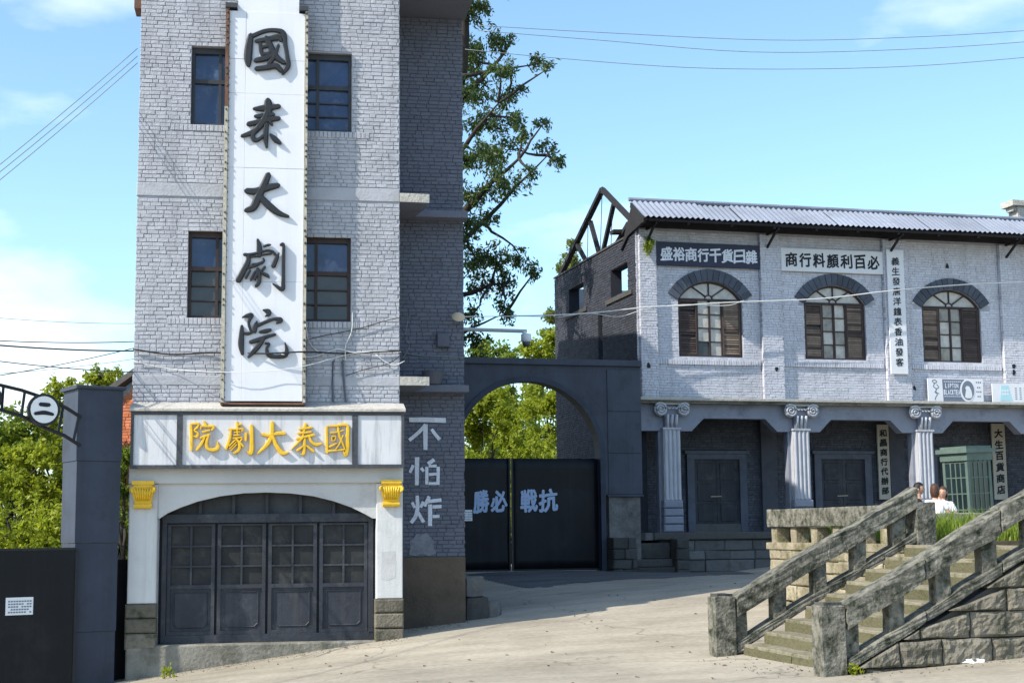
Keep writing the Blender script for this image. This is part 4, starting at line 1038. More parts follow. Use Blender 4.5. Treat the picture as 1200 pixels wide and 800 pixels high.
for c in cols:
    cw = .22
    col = part('column', MB().box(c-cw-.07, c+cw+.02, -.10, .12, z_flr, z_hau-.001), MT['arcade'], shop)
    sh = MB(); nf = 4          # fluted shaft: ribs proud of a flat core
    sh.box(c-cw, c+cw, -.27, -.101, z_cb, z_ct)
    part('shaft', sh, MT['column'], col)
    for i in range(nf):
        x0, x1 = c-cw+2*cw*i/nf+.012, c-cw+2*cw*(i+1)/nf-.012
        pr = [(x0, -.271), (x0+.012, -.30), (lerp(x0, x1, .5), -.312), (x1-.012, -.30), (x1, -.271)]
        part('flute', MB().prismz(pr, z_cb+.02, z_ct-.015), MT['column'], col)
    part('neck_band', MB().box(c-cw-.02, c+cw+.02, -.32, -.10, z_ct, z_ct+.045), MT['column'], col)
    cap = part('capital', MB().prism([(c-.16, z_ct+.046), (c+.16, z_ct+.046), (c+.19, z_led-.10), (c-.19, z_led-.10)], -.27, -.141), MT['arcade'], col)
    lv = MB()
    for i in (-1, 0, 1):
        lv.tube([(c+i*.10, -.275, z_ct+.05), (c+i*.115, -.30, z_ct+.2), (c+i*.12, -.36, z_ct+.36)], [.035, .045, .03], 7)
    part('leaf_carving', lv, MT['column'], cap, True)
    zv = z_led-.22
    for sg in (-1, 1):
        vo = MB(); pts = []
        for q in range(34):
            t = q/33*2.3*2*math.pi; r_ = .165*(1-q/33*.86)
            pts.append((c+sg*(.30+r_*math.cos(t+.6)), -.36-.02*q/33, zv+r_*math.sin(t+.6)))
        vo.tube(pts, [.034*(1-.5*i/33) for i in range(34)], 6)
        vo.tube([(c+sg*.30, -.30, zv), (c+sg*.30, -.345, zv)], .165, 18)
        part('volute', vo, MT['column'], cap, True)
    sw2 = MB()
    for q in (-1, 0, 1): sw2.tube([(c+q*.09-.04, -.36, zv+.05), (c+q*.09, -.372, zv+.01), (c+q*.09+.04, -.36, zv+.05)], .018, 6)
    part('swag', sw2, MT['column'], cap, True)
    part('abacus', MB().box(c-.34, c+.34, -.38, -.141, z_led-.10, z_led-.071), MT['concrete'], cap)
    hb = (z_cb-z_flr)/4
    for i in range(4):
        part('base_stone', MB().cbox(c-cw-.03-rs.uniform(0, .015), c+cw+.02+rs.uniform(0, .015), -.32-rs.uniform(0, .02), -.102, z_flr+hb*i+.008, z_flr+hb*(i+1)-.004, .03), MT['arcade'], col)
# wall behind the arcade
YI = 1.7
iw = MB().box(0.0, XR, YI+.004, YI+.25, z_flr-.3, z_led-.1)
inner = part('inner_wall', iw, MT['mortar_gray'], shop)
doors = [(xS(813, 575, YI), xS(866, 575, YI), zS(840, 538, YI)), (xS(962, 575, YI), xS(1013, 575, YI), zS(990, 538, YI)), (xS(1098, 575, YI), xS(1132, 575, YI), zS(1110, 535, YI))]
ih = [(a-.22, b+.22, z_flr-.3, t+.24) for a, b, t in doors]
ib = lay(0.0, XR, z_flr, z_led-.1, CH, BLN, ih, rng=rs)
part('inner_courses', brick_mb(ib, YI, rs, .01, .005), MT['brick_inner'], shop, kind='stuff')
for px in (900, 1050):
    x = xS(px, 560, YI); part('inner_pilaster', MB().box(x-.22, x+.22, YI-.12, YI-.012, z_flr, z_led-.1), MT['brick_inner'], shop)
for a, b, t in doors:
    m = MB()
    m.box(a-.2, a-.001, YI-.09, YI+.003, z_flr, t); m.box(b+.001, b+.2, YI-.09, YI+.003, z_flr, t); m.box(a-.2, b+.2, YI-.09, YI+.003, t+.001, t+.14); m.box(a-.27, b+.27, YI-.14, YI+.003, t+.1401, t+.22)
    dr_ = part('doorway', m, MT['jamb'], shop)
    part('threshold', MB().box(a, b, YI-.07, YI+.003, z_flr-.02, z_flr+.2), MT['stone_gr'], dr_)
    xm = (a+b)/2
    for s0, s1 in ((a+.004, xm-.004), (xm+.004, b-.004)):
        dl_ = part('door_leaf', MB().box(s0, s1, YI-.02, YI+.003, z_flr+.201, t-.003), MT['door'], dr_)
        for q in range(3):
            z0, z1 = lerp(z_flr+.26, t-.03, q/3), lerp(z_flr+.26, t-.03, (q+1)/3)-.07
            part('door_panel', MB().cbox(s0+.09, s1-.09, YI-.035, YI-.0205, z0, z1, .01), MT['door'], dl_)
    part('door_latch', MB().tube([(xm-.18, YI-.04, lerp(z_flr+.2, t, .42)), (xm+.12, YI-.04, lerp(z_flr+.2, t, .42)+.01)], .016, 6), MT['lamp'], dr_)
# floor of the arcade and its stone plinth
part('arcade_floor', MB().box(-.1, XR, -.6, YI, z_flr-.18, z_flr-.005), MT['stone_gr'], shop)
part('plinth_core', MB().box(.3, XR, -.5, YI, -.8, z_flr-.181), MT['stone_dk'], shop)
def stones(parent, x0, x1, z0, z1, yf, hmin, hmax, lmin, lmax, mat, rng, dep=.2, name='stone', c=.02, swap=False):
    z = z1
    while z > z0:
        h = rng.uniform(hmin, hmax); x = x0 - rng.uniform(0, lmin*.5)
        while x < x1:
            l = rng.uniform(lmin, lmax); a, b = max(x, x0), min(x+l, x1)
            if b-a > .06:
                m = MB().cbox(a+.006, b-.006, yf-rng.uniform(0, .03), yf+dep, z-h+.006, z-.006, c)
                m.v = [(p[0]+rng.uniform(-.008, .008), p[1]+rng.uniform(-.008, .008), p[2]+rng.uniform(-.008, .008)) for p in m.v]
                if swap: m.v = [(p[1], p[0], p[2]) for p in m.v]
                part(name, m, mat, parent)
            x += l
        z -= h
stones(shop, xS(792, 640, -.55), xS(1010, 640, -.55), -.1, z_flr-.19, -.56, .20, .30, .5, 1.0, MT['stone_gr'], rs)
part('floor_edge', MB().cbox(.1, XR, -.66, -.35, z_flr-.178, z_flr-.002, .02), MT['stone_dk'], shop)
# dark stone steps between gate and plinth
fs = thing('stone_steps', S, 'short flight of dark damp stone steps beside the plinth of the arcade', 'steps')
xa, xb = xS(742, 650, -.9), xS(790, 650, -.9)
for i in range(5):
    part('step', MB().cbox(xa, xb, -1.15+.17*i, -.62, .30+.19*i, .30+.19*i+.185, .02), MT['stone_dk'], fs)
stones(fs, xS(714, 650, -.9), xa-.01, .2, z_flr-.1, -1.2, .2, .3, .3, .6, MT['stone_dk'], rs, .55)
stones(fs, xb+.01, xb+.34, .2, z_flr-.15, -1.05, .2, .3, .3, .5, MT['stone_dk'], rs, .4)
# small dark scars in the brick
for px, py in ((760, 428), (910, 432), (1110, 312), (1188, 429), (1188, 436), (1072, 455)):
    a, z = S.px(px, py, -.132 if px in (760, 910, 1188) else -.012)
    y = -.132 if px in (760, 910, 1188) else -.012
    part('wall_hole', MB().prism([(a+.05*math.cos(t)*rs.uniform(.6, 1.3), z+.07*math.sin(t)*rs.uniform(.6, 1.3)) for t in np.linspace(0, 5.6, 8)], y-.006, y+.01), MT['ink'], shop)
# rooftop tank stack at the far right
ck = thing('rooftop_stack', S, 'stubby concrete stack with a flat cap rising behind the right end of the roof', 'chimney')
yc = ry1+2.0
a, zt_ = S.px(1186.5, 233.5, yc-.2); b, _ = S.px(1215, 233, yc); zc2 = S.px(1190, 240.5, yc-.2)[1]
part('cap', MB().cbox(a, b+.3, yc-.2, yc+.4, zc2, zt_, .01), MT['concrete'], ck)
part('shaft', MB().box(a+.22, b+.05, yc-.1, yc+.35, rz0-1.0, zc2-.001), MT['concrete'], ck)
part('bracket', MB().box(a+.10, a+.219, yc-.05, yc+.3, zc2-.12, zc2-.001), MT['concrete'], ck)

# ------------------------------------------------------------------ shop signs
def sign_h(name, label, corners, chars, mat, cmat, y, bold=.03, fs_=.62):
    (x0, z0), (x1, z1) = S.px(*corners[0], y), S.px(*corners[1], y)
    o = thing(name, S, label, 'sign')
    part('board', MB().cbox(x0, x1, y, y+.05, z0, z1, .008), mat, o)
    n = len(chars); m_ = .098*(x1-x0)
    for i, ch in enumerate(chars):
        m = MB(); h = (z1-z0)*fs_
        text_at(m, ch, lerp(x0+m_, x1-m_, i/(n-1)), (z0+z1)/2, h*.92, h, y-.004, bold)
        part('character', m, cmat, o)
    return o
sign_h('shop_sign', 'navy blue horizontal shop sign with white characters above the first arched window', ((769, 310.5), (892, 288)), '盛裕商行干貨日雜', MT['sign_dk'], MT['white_ch'], -.10, .03, .58)
sign_h('shop_sign', 'white horizontal shop sign with black characters above the middle arched window', ((915.8, 317), (1034.5, 295)), '商行料顏利百必', MT['sign_w'], MT['ink'], -.10, .03)
def sign_v(name, label, px0, py0, px1, py1, chars, mat, cmat, y, bold=.045, lean=0.0):
    pm = (py0+py1)/2
    x0, z1 = S.px(px0, py0, y); x1, _ = S.px(px1, py0, y); _, z0 = S.px((px0+px1)/2, py1, y)
    o = thing(name, S, label, 'sign')
    part('board', MB().cbox(x0, x1, y, y+.04, z0, z1, .006), mat, o)
    n = len(chars); ms = (z1-z0)*.055
    h = (z1-z0-2*ms)/n
    for i, ch in enumerate(chars):
        m = MB(); text_at(m, ch, (x0+x1)/2, z1-ms-h*(i+.5), min((x1-x0)*.70, h*.85), h*.80, y-.004, bold)
        part('character', m, cmat, o)
    return o
sign_v('vertical_shop_sign', 'long white vertical sign with eleven black characters on the pilaster between two windows', 1038.5, 292, 1058.5, 438, '義生發唐洋鐘表香油發客', MT['sign_w'], MT['ink'], -.20, .02)
sign_v('vertical_shop_sign', 'cream vertical sign with seven characters under the arcade left of the third column', 1027.5, 497, 1041, 585, '和昌商行代辦部', MT['sign_cream'], MT['ink'], YI-.2)
sign_v('vertical_shop_sign', 'cream vertical sign with six characters under the arcade right of the green booth', 1161.5, 496, 1177, 585, '大生百貨商店', MT['sign_cream'], MT['ink'], YI-.2)
# posters
y = -.16
o = thing('tea_poster', S, 'black and white printed tea advertising poster leaning on the ledge under the third window', 'poster')
x0, z1 = S.px(1087, 443, y); x1, z0 = S.px(1153, 473, y); z0 = z_led+.07
part('board', MB().box(x0, x1, y, y+.03, z0, z1), MT['sign_w'], o)
W_, H_ = x1-x0, z1-z0
def P(u, v): return (x0+u*W_, z0+v*H_)
part('dark_field', MB().prism([P(.27, .03), P(.66, .03), P(.66, .97), P(.26, .97)], y-.003, y+.001), MT['ink_blue'], o)
m = MB()
for i, ch in enumerate('LIPTON'): text_at(m, ch, P(.325+i*.041, 0)[0], P(0, .70)[1], W_*(.012 if ch == 'I' else .034), H_*.2, y-.006, .03)
for i, ch in enumerate('BLACKTEA'): text_at(m, ch, P(.293+i*.0375, 0)[0], P(0, .42)[1], W_*.031, H_*.22, y-.006, .03)
for i in range(9): text_at(m, '-', P(.30+i*.036, 0)[0], P(0, .24)[1], W_*.028, H_*.03, y-.006)
for i in range(9): text_at(m, '-', P(.30+i*.036, 0)[0], P(0, .87)[1], W_*.028, H_*.03, y-.006)
part('lettering', m, MT['white_ch'], o)
el = lambda u, v, a, b, n=28: [P(u+a*math.cos(t), v+b*math.sin(t)) for t in np.linspace(0, 2*math.pi, n, endpoint=False)]
part('oval_ring', MB().prism(el(.71, .5, .135, .47), y-.005, y+.001), MT['sign_w'], o)
part('oval', MB().prism(el(.72, .51, .112, .41), y-.007, y+.001), MT['ink_blue'], o)
part('oval_figure', MB().prism([P(.66, .22), P(.70, .17), P(.77, .18), P(.795, .25), P(.78, .50), P(.745, .68), P(.70, .70), P(.67, .62), P(.685, .52)], y-.009, y+.001), MT['sign_w'], o)
m = MB()
for st in ([(.08,.9),(.13,.93),(.16,.85),(.11,.80),(.08,.9)], [(.12,.80),(.10,.65),(.15,.55),(.12,.42)], [(.16,.74),(.19,.62),(.14,.55)], [(.12,.42),(.16,.32),(.13,.20),(.12,.10)], [(.14,.42),(.19,.35)]):
    brush(m, [(*P(u, v), .012) for u, v in st], y, .004)
part('line_figure', m, MT['ink_blue'], o)
m = MB()
for v, n in ((.86, 3), (.64, 2), (.46, 3), (.26, 2)):
    for i in range(n): m.box(P(.895+(i-n/2)*.035+.03, 0)[0], P(.915+(i-n/2)*.035+.03, 0)[0], y-.004, y, P(0, v-.03)[1], P(0, v+.03)[1])
part('side_text', m, MT['ink_blue'], o, kind='stuff')
o = thing('teal_poster', S, 'pale poster with a teal tower drawing leaning on the ledge at the right edge', 'poster')
x0, z1 = S.px(1162.5, 449, y); x1 = S.px(1215, 449, y)[0]; W_, H_ = x1-x0, z1-z0
part('board', MB().box(x0, x1, y, y+.03, z0, z1), MT['sign_w'], o)
part('drawing', MB().prism([P(.16, .10), P(.44, .10), P(.36, .90), P(.20, .90)], y-.003, y+.001), MT['teal'], o)
m = MB()
for r_ in range(2):
    for c in range(3): m.box(P(.21+c*.055, 0)[0], P(.25+c*.055, 0)[0], y-.006, y, P(0, .40+r_*.17)[1], P(0, .50+r_*.17)[1])
part('drawn_windows', m, MT['sign_w'], o)
m = MB()
for r_ in range(6):
    for c in range(4): m.box(P(.50+c*.10, 0)[0], P(.54+c*.10, 0)[0], y-.004, y, P(0, .75-r_*.11)[1], P(0, .79-r_*.11)[1])
part('small_text', m, MT['ink_blue'], o, kind='stuff')

# ------------------------------------------------------------------ gateway between tower and arcade building
YG = -.80
gw = thing('gateway', S, 'blue grey arched gateway wall between the tower and the arcade building', 'gateway')
GS = lambda px, py, y=YG: S.px(px, py, y)
gcx, gcz = GS(620, 533.5); gr = GS(707.5, 533)[0]-gcx
gzt = GS(650, 428)[1]; gxr = GS(752, 520)[0]; gxl = -6.5; gzb = GS(640, 669, YG)[1]
arcp = [(gcx+gr*math.cos(t), gcz+gr*math.sin(t)*1.0) for t in np.linspace(math.pi, 0, 33)]
wallp = [(gxl, -.4), (gxl, gzt), (gxr, gzt), (gxr, GS(735, 580)[1]), (gcx+gr+.0, GS(735, 580)[1])]+arcp[::-1]+[(gcx-gr, -.4)]
part('arch_wall', MB().prism(wallp, YG, YG+.35), MT['blue_pl'], gw)
part('coping', MB().cbox(gxl, gxr+.02, YG-.07, YG+.40, gzt+.002, gzt+.15, .01), MT['blue_pl'], gw)
tri = MB()
ao = [(gcx+(gr+.02)*math.cos(t), gcz+(gr+.02)*math.sin(t)) for t in np.linspace(math.pi, 0, 33)]
ai = [(gcx+(gr-.10)*math.cos(t), gcz+(gr-.10)*math.sin(t)) for t in np.linspace(math.pi, 0, 33)]
tri.prism([(gcx-gr-.02, gzb-.2)]+ao+[(gcx+gr+.02, gzb-.2), (gcx+gr-.10, gzb-.2)]+ai[::-1]+[(gcx-gr+.10, gzb-.2)], YG-.05, YG+.38)
part('arch_trim', tri, MT['blue_pier'], gw)
xs0 = GS(711.5, 500)[0]; zps = [GS(730, y)[1] for y in (579, 531, 482, 433)]
for i in range(3):
    part('cladding_panel', MB().cbox(xs0+.01, gxr-.02, YG-.018-.004*i, YG-.001, zps[i]+.004, zps[i+1]-.004, .006), MT['blue_pl'], gw)
part('pier_foot', MB().box(xs0+.02, gxr-.06, YG+.02, YG+.34, .3, zps[0]-.002), MT['conc_mid'], gw, label='stained grey foot of the gate pier')
part('pier_moulding', MB().cbox(xs0-.03, gxr+.01, YG-.05, YG+.3, zps[0]-.06, zps[0]-.003, .01), MT['blue_pl'], gw)
gate = thing('double_gate', S, 'pair of black sheet metal gate leaves with four pale blue characters under the arch', 'gate')
xg = [GS(533, 600)[0], GS(599.6, 600)[0], GS(603.2, 600)[0], GS(706, 600)[0]]; zg0, zg1 = GS(620, 667, YG+.2)[1], GS(620, 537, YG+.2)[1]
rg_ = random.Random(9)
for a, b in ((xg[0], xg[1]), (xg[2], xg[3])):
    m = MB(); nx, nz = 14, 12; vv = []
    for yy in (0, 1):
        for j in range(nz+1):
            for i in range(nx+1):
                x, z = lerp(a, b, i/nx), lerp(zg0, zg1, j/nz)
                vv.append((x, YG+.2+yy*.025+.022*noise.noise(Vector((x*1.1+z*.5, 5+a, z*1.9))), z))
    w = nx+1; n1 = w*(nz+1)
    ff = [(j*w+i, j*w+i+1, (j+1)*w+i+1, (j+1)*w+i) for j in range(nz) for i in range(nx)]
    ff += [(n1+j*w+i, n1+(j+1)*w+i, n1+(j+1)*w+i+1, n1+j*w+i+1) for j in range(nz) for i in range(nx)]
    for i in range(nx):
        ff.append((i, n1+i, n1+i+1, i+1)); ff.append((nz*w+i, nz*w+i+1, n1+nz*w+i+1, n1+nz*w+i))
    for j in range(nz):
        ff.append((j*w, (j+1)*w, n1+(j+1)*w, n1+j*w)); ff.append((j*w+nx, n1+j*w+nx, n1+(j+1)*w+nx, (j+1)*w+nx))
    m.add(vv, ff)
    lf = part('gate_leaf', m, MT['black_sheet'], gate, True)
    e = MB()
    for x in (a, b): e.box(x-.018, x+.018, YG+.17, YG+.245, zg0-.02, zg1+.012)
    e.box(a+.019, b-.019, YG+.17, YG+.245, zg0-.03, zg0+.012)
    part('leaf_frame', e, MT['black_metal'], lf)
for ch, a, b, t, bt in (('勝', 554.5, 573.5, 574, 601), ('必', 575, 594.5, 574, 600), ('戦', 609.5, 630, 573, 600), ('抗', 631, 654, 572.5, 599.5)):
    m = MB(); x0, z1 = GS(a, t, YG+.18); x1, z0 = GS(b, bt, YG+.18)
    text_at(m, ch, (x0+x1)/2, (z0+z1)/2, x1-x0, z1-z0, YG+.180, .033)
    part('character', m, MT['gate_ch'], gate)
def notice(name, fr, x0, x1, z0, z1, y, label, rows, cols):
    o = thing(name, fr, label, 'notice')
    part('plate', MB().box(x0, x1, y, y+.012, z0, z1), MT['white_pl'], o)
    m = MB()
    for r_ in range(rows):
        for c in range(cols):
            if rg_.random() < .88:
                xx = lerp(x0, x1, .12+.78*c/(cols-1)); zz = lerp(z1, z0, .22+.62*r_/max(1, rows-1)); s_ = (x1-x0)/cols*.32
                m.box(xx-s_, xx+s_, y-.003, y, zz-s_*.7, zz+s_*.7)
    part('print', m, MT['ink_blue'], o, kind='stuff')
x0, z1 = GS(544, 597, YG+.15); x1, z0 = GS(553.5, 610, YG+.15)
notice('notice_plate', S, x0, x1, z0, z1, YG+.15, 'small white notice plate at the left edge of the double gate', 4, 5)
# security camera on its arm
cc = thing('security_camera', S, 'white dome security camera hanging from a horizontal arm above the gateway', 'camera')
x0, z0 = GS(541, 385.5); x1, z1 = GS(617, 388)
part('arm', MB().tube([(x0-.6, YG, z0), (x1, YG, z1)], .045, 8), MT['plaster'], cc)
part('bracket', MB().tube([(x1-.06, YG, z1), (x1-.04, YG, z1-.10)], .05, 8), MT['white_pl'], cc)
xc, zc2 = GS(616.5, 391.5)
part('housing', MB().lathe([(.03, .02), (.12, .0), (.125, -.16), (.10, -.19)], 16), MT['white_pl'], cc, True, (xc, YG, zc2))
part('lens_dome', MB().lathe([(.095, -.191), (.085, -.25), (.05, -.29), (.01, -.30)], 14), MT['grey_box'], cc, True, (xc, YG, zc2))
# dark apron in front of the gate
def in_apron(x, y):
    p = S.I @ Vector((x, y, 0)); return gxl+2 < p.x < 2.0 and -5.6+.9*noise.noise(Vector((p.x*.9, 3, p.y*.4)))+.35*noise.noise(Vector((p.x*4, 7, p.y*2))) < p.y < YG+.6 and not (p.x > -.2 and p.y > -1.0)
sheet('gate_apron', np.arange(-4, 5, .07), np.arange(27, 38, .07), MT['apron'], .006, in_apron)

# rubble blocks by the tower corner
def rough_block(w, d, h, seed, amp=.02, cuts=3):
    bm = bmesh.new(); bmesh.ops.create_cube(bm, size=1.0)
    for v in bm.verts: v.co = Vector((v.co.x*w, v.co.y*d, (v.co.z+.5)*h))
    bmesh.ops.bevel(bm, geom=list(bm.edges), offset=min(w, d, h)*.035, segments=1, affect='EDGES')
    bmesh.ops.subdivide_edges(bm, edges=list(bm.edges), cuts=cuts, use_grid_fill=True)
    for v in bm.verts:
        n_ = noise.noise_vector(v.co*7+Vector((seed*3.1, seed*1.7, 0))); v.co += n_*amp
    me = bpy.data.meshes.new('b'); bm.to_mesh(me); bm.free(); return me
def block(name, w, d, h, loc, rz, seed, mat, parent=None, amp=.02):
    me = rough_block(w, d, h, seed, amp); me.materials.append(mat)
    o = link(name, me, parent, loc); o.rotation_euler.z = rz; return o
p = at(554, 712, 23.2); zz = g1(p.x, p.y)
block_lbl = (('loose squared stone block stacked on a dark block beside the shaded wing', 0), ('dark stone block under another block beside the shaded wing', 1), ('smaller chipped stone block lying right of the stacked pair', 2))
tag(block('loose_stone', .34, .42, .36, (p.x+.03, p.y+.25, zz-.02), .2, 2, MT['stone_dk']), block_lbl[1][0], 'stone block')
tag(block('loose_stone', .27, .34, .31, (p.x+.01, p.y+.2, zz+.345), .15, 1, MT['conc_mid']), block_lbl[0][0], 'stone block')
p = at(575, 709, 23.4); zz = g1(p.x, p.y)
tag(block('loose_stone', .27, .3, .24, (p.x, p.y+.1, zz-.01), -.2, 3, MT['conc_mid']), block_lbl[2][0], 'stone block')

# ------------------------------------------------------------------ left entrance: pillar, gate leaf, arch sign
_p = at(105, 640, 20.6)
E = Frame(_p.x, _p.y, 0.0, 34.0)
gp = thing('gate_pillar', E, 'square blue grey metal clad gate pillar with a flat cap left of the tower', 'pillar')
hw_ = .295; zt_ = E.px(105, 456, -hw_)[1]
levs = [-1.3, E.px(105, 740, -hw_)[1], E.px(105, 636, -hw_)[1], E.px(105, 540, -hw_)[1], zt_]
for i in range(4):
    g_ = .010*(i-1)
    part('cladding', MB().box(-hw_-g_, hw_+g_, -hw_-g_, hw_+g_, levs[i]+.004, levs[i+1]), MT['blue_pier'], gp)
part('cap', MB().cbox(-hw_-.06, hw_+.05, -hw_-.06, hw_+.06, zt_+.002, zt_+.05, .01), MT['blue_pier'], gp)
lg = thing('entrance_gate', E, 'black sheet metal gate leaf with a small notice at the left edge', 'gate')
zl1 = E.px(60, 644, -.2)[1]; xl1 = E.px(89, 700, -.34)[0]
part('gate_leaf', MB().box(-4.5, xl1, -.36, -.33, -1.15, zl1), MT['black_sheet'], lg)
part('leaf_frame', MB().box(xl1-.03, xl1+.01, -.37, -.32, -1.2, zl1+.01).box(-4.5, xl1-.031, -.37, -.32, zl1+.001, zl1+.03), MT['black_metal'], lg)
x0, z1 = E.px(7, 700, -.375); x1, z0 = E.px(38.5, 719.5, -.375)
notice('notice_plate', E, x0, x1, z0, z1, -.375, 'pale notice plate with rows of print on the black gate at left', 5, 9)
# side screen between pillar and tower
sc_ = thing('side_screen', E, 'narrow black metal screen closing the gap between pillar and tower', 'screen')
part('sheet', MB().box(hw_+.03, hw_+.75, .15, .18, -1.2, E.px(140, 655, .15)[1]), MT['black_sheet'], sc_)
part('post', MB().box(hw_+.72, hw_+.76, .12, .15, -1.2, E.px(140, 655, .15)[1]+.02), MT['black_metal'], sc_)
# arch sign
asn = thing('arch_sign', E, 'black iron arch band with round white discs over the entrance gate', 'sign')
def ep(px, py, y=-.31): x, z = E.px(px, py, y); return (x, y, z)
top = [ep(-70, 455), ep(-35, 452), ep(0, 451), ep(25, 457), ep(55, 467), ep(78, 478), ep(95, 489)]
bot = [ep(-70, 489), ep(-35, 482), ep(0, 480), ep(25, 487), ep(50, 500), ep(75, 510), ep(94, 522)]
part('upper_band', MB().tube(top, .026, 6), MT['black_metal'], asn)
part('lower_band', MB().tube(bot, .026, 6), MT['black_metal'], asn)
for a, b in (((4, 452), (2, 480)), ((29, 459), (25, 487)), ((74, 476), (68, 507)), ((92, 488), (86, 516))):
    part('upright', MB().tube([ep(*a), ep(*b)], .02, 6), MT['black_metal'], asn)
def disc(px, py, marks):
    c = ep(px, py, -.36); r_ = abs(ep(px+17.5, py, -.36)[0]-c[0])
    m = MB(); m.lathe([(r_*1.08, -.03), (r_*1.08, .03)], 28); m.v = [(x, -z, y) for x, y, z in m.v]
    d_ = part('disc', m, MT['black_metal'], asn, loc=c)
    m = MB(); m.lathe([(r_*.9, .031), (r_*.9, .036)], 28); m.v = [(x, -z, y) for x, y, z in m.v]
    part('disc_face', m, MT['white_pl'], d_)
    m = MB()
    for st in marks: brush(m, [(u*r_, v*r_, w_*r_) for u, v, w_ in st], -.037, .008)
    part('character', m, MT['ink'], d_)
disc(51, 480, [[(-.28, .35, .13), (.1, .33, .14), (.32, .33, .12)], [(-.6, -.28, .11), (0, -.20, .14), (.58, -.30, .10)]])
disc(-17, 466, [[(-.5, .0, .12), (.5, .0, .12)]])
# red brick house behind
HB = Frame(*at(150, 620, 34).xy, 0.0, -14.0)
hs = thing('red_brick_house', HB, 'red brick house with a tiled roof just left of the tower', 'house')
zr_ = HB.px(147, 452, 0)[1]
x0h, x1h = HB.px(122, 480, 0)[0], HB.px(168, 480, 0)[0]
part('wall', MB().prism([(x0h, -1.0), (x1h+2, -1.0), (x1h+2, zr_-.2), ((x0h+x1h)/2+.9, zr_+.55), (x0h, zr_-.35)], .004, 5.0), MT['mortar'], hs)
part('brick_courses', brick_mb([b for b in lay(x0h, x1h+2, 2.2, zr_+.5, .07, .22, rng=rs, test=lambda x, z: z > zr_-.4+(x-x0h)*.42)], 0.0, rs), MT['brick_red'], hs, kind='stuff')
part('roof', MB().prism([(x0h-.3, zr_-.50), ((x0h+x1h)/2+.9, zr_+.56), (x1h+2.4, zr_-.25), (x1h+2.4, zr_-.14), ((x0h+x1h)/2+.9, zr_+.72), (x0h-.3, zr_-.36)], -.25, 5.2), MT['rooftile'], hs)
part('window', MB().box(x1h+.3, x1h+1.0, -.03, .1, zr_-2.0, zr_-1.0), MT['frame_bl'], hs)

# ------------------------------------------------------------------ stone stairs and terrace
C = Frame(2.43, 17.7, 0.0, 13.3)
st_ = thing('stone_staircase', C, 'weathered stone staircase with sloping balustrades rising to the terrace at right', 'staircase')
WST = 2.88; RUN = 2.36; NST = 9; ZT = 1.37; Z0 = .11; rise_ = (ZT-Z0)/NST; tread = RUN/NST
rq = random.Random(21)
for i in range(NST):
    x0 = .22+tread*i; z = Z0+rise_*i
    for (ya, yb_) in ((-WST+.12, -1.5), (-1.495, -.12)):
        me = rough_block(tread+.12, yb_-ya-.006, rise_+.02, i*7+ya, .014, 5); me.materials.append(MT['step'])
        link('step', me, st_, (x0+tread/2+.06, (ya+yb_)/2, z-.02))
        me = rough_block(.03, yb_-ya-.03, rise_-.022, i*5+ya, .006, 4); me.materials.append(MT['riser'])
        link('riser', me, st_, (x0-.003, (ya+yb_)/2, z-.012))
part('stair_core', MB().prism([(.3, -.3), (RUN+.5, -.3), (RUN+.5, ZT-.04), (RUN+.22, ZT-.04), (.3, Z0-.02)], -WST+.1, -.1), MT['stone_dk'], st_)
SL = (ZT-Z0)/RUN*1.0
def rail(yc, n_posts, xe, gnd):
    """a sloping balustrade along the stairs at depth yc: newel, stringer, balusters, handrail slabs"""
    zb = g1(*C.w(0, yc, 0).xy)
    block('newel', .26, .24, .80, (0.0, yc, zb-.12), 0, yc*3+1, MT['stone_rail'], st_, .012)
    block('newel_cap', .20, .18, .04, (0.0, yc, zb+.672), .1, yc, MT['stone_dk'], st_, .008)
    zr0 = zb+.30; zs0 = zb-.02
    n = max(2, int(round(xe/1.05)))
    for i in range(n):
        a, b = .14+(xe-.14)*i/n, .14+(xe-.14)*(i+1)/n-.008
        for nm, h0, h1, wd, amp in (('handrail', .36, .60, .25, .012), ('stringer', -.04, .07, .22, .008)):
            me = rough_block(1, wd, 1, i*5+yc+h0, .0, 5)
            for v in me.vertices:
                u = v.co.x+.5; x = lerp(a, b, u); lo_, hi_ = zb+h0+SL*x, zb+h1+SL*x
                v.co = Vector((x, v.co.y, lerp(lo_, hi_, v.co.z)))+noise.noise_vector(Vector((x*6, v.co.y*6+yc, v.co.z*5)))*amp*1.4+noise.noise_vector(Vector((x*19, v.co.y*19+yc, v.co.z*9)))*amp*.8+noise.noise_vector(Vector((x*1.7+yc*3, i*2.0, 4)))*.022
            me.materials.append(MT['stone_rail'])
            link(nm, me, st_, (0, yc, 0))
    x = .20
    k = 0
    while x < xe-.05:
        me = rough_block(.17, .15, .34, k+yc*2, .008, 3)
        for v in me.vertices: v.co.z += SL*v.co.x
        me.materials.append(MT['stone_rail'])
        link('baluster', me, st_, (x, yc, zb+.045+SL*x)); x += .525 if k else .50; k += 1
    return zb
zb1 = rail(0.0, 5, 2.52, 0)
zb2 = rail(-WST, 7, 2.76, 0)
# upper newel where stairs reach the terrace
zt1 = C.px(1072, 588, 0)[1]
block('newel', .26, .26, zt1-.6, (2.62, 0, .6), 0, 31, MT['stone_rail'], st_, .012)
block('newel', .26, .26, zt1-.55, (2.88, -WST, .6), 0, 32, MT['stone_rail'], st_, .012)
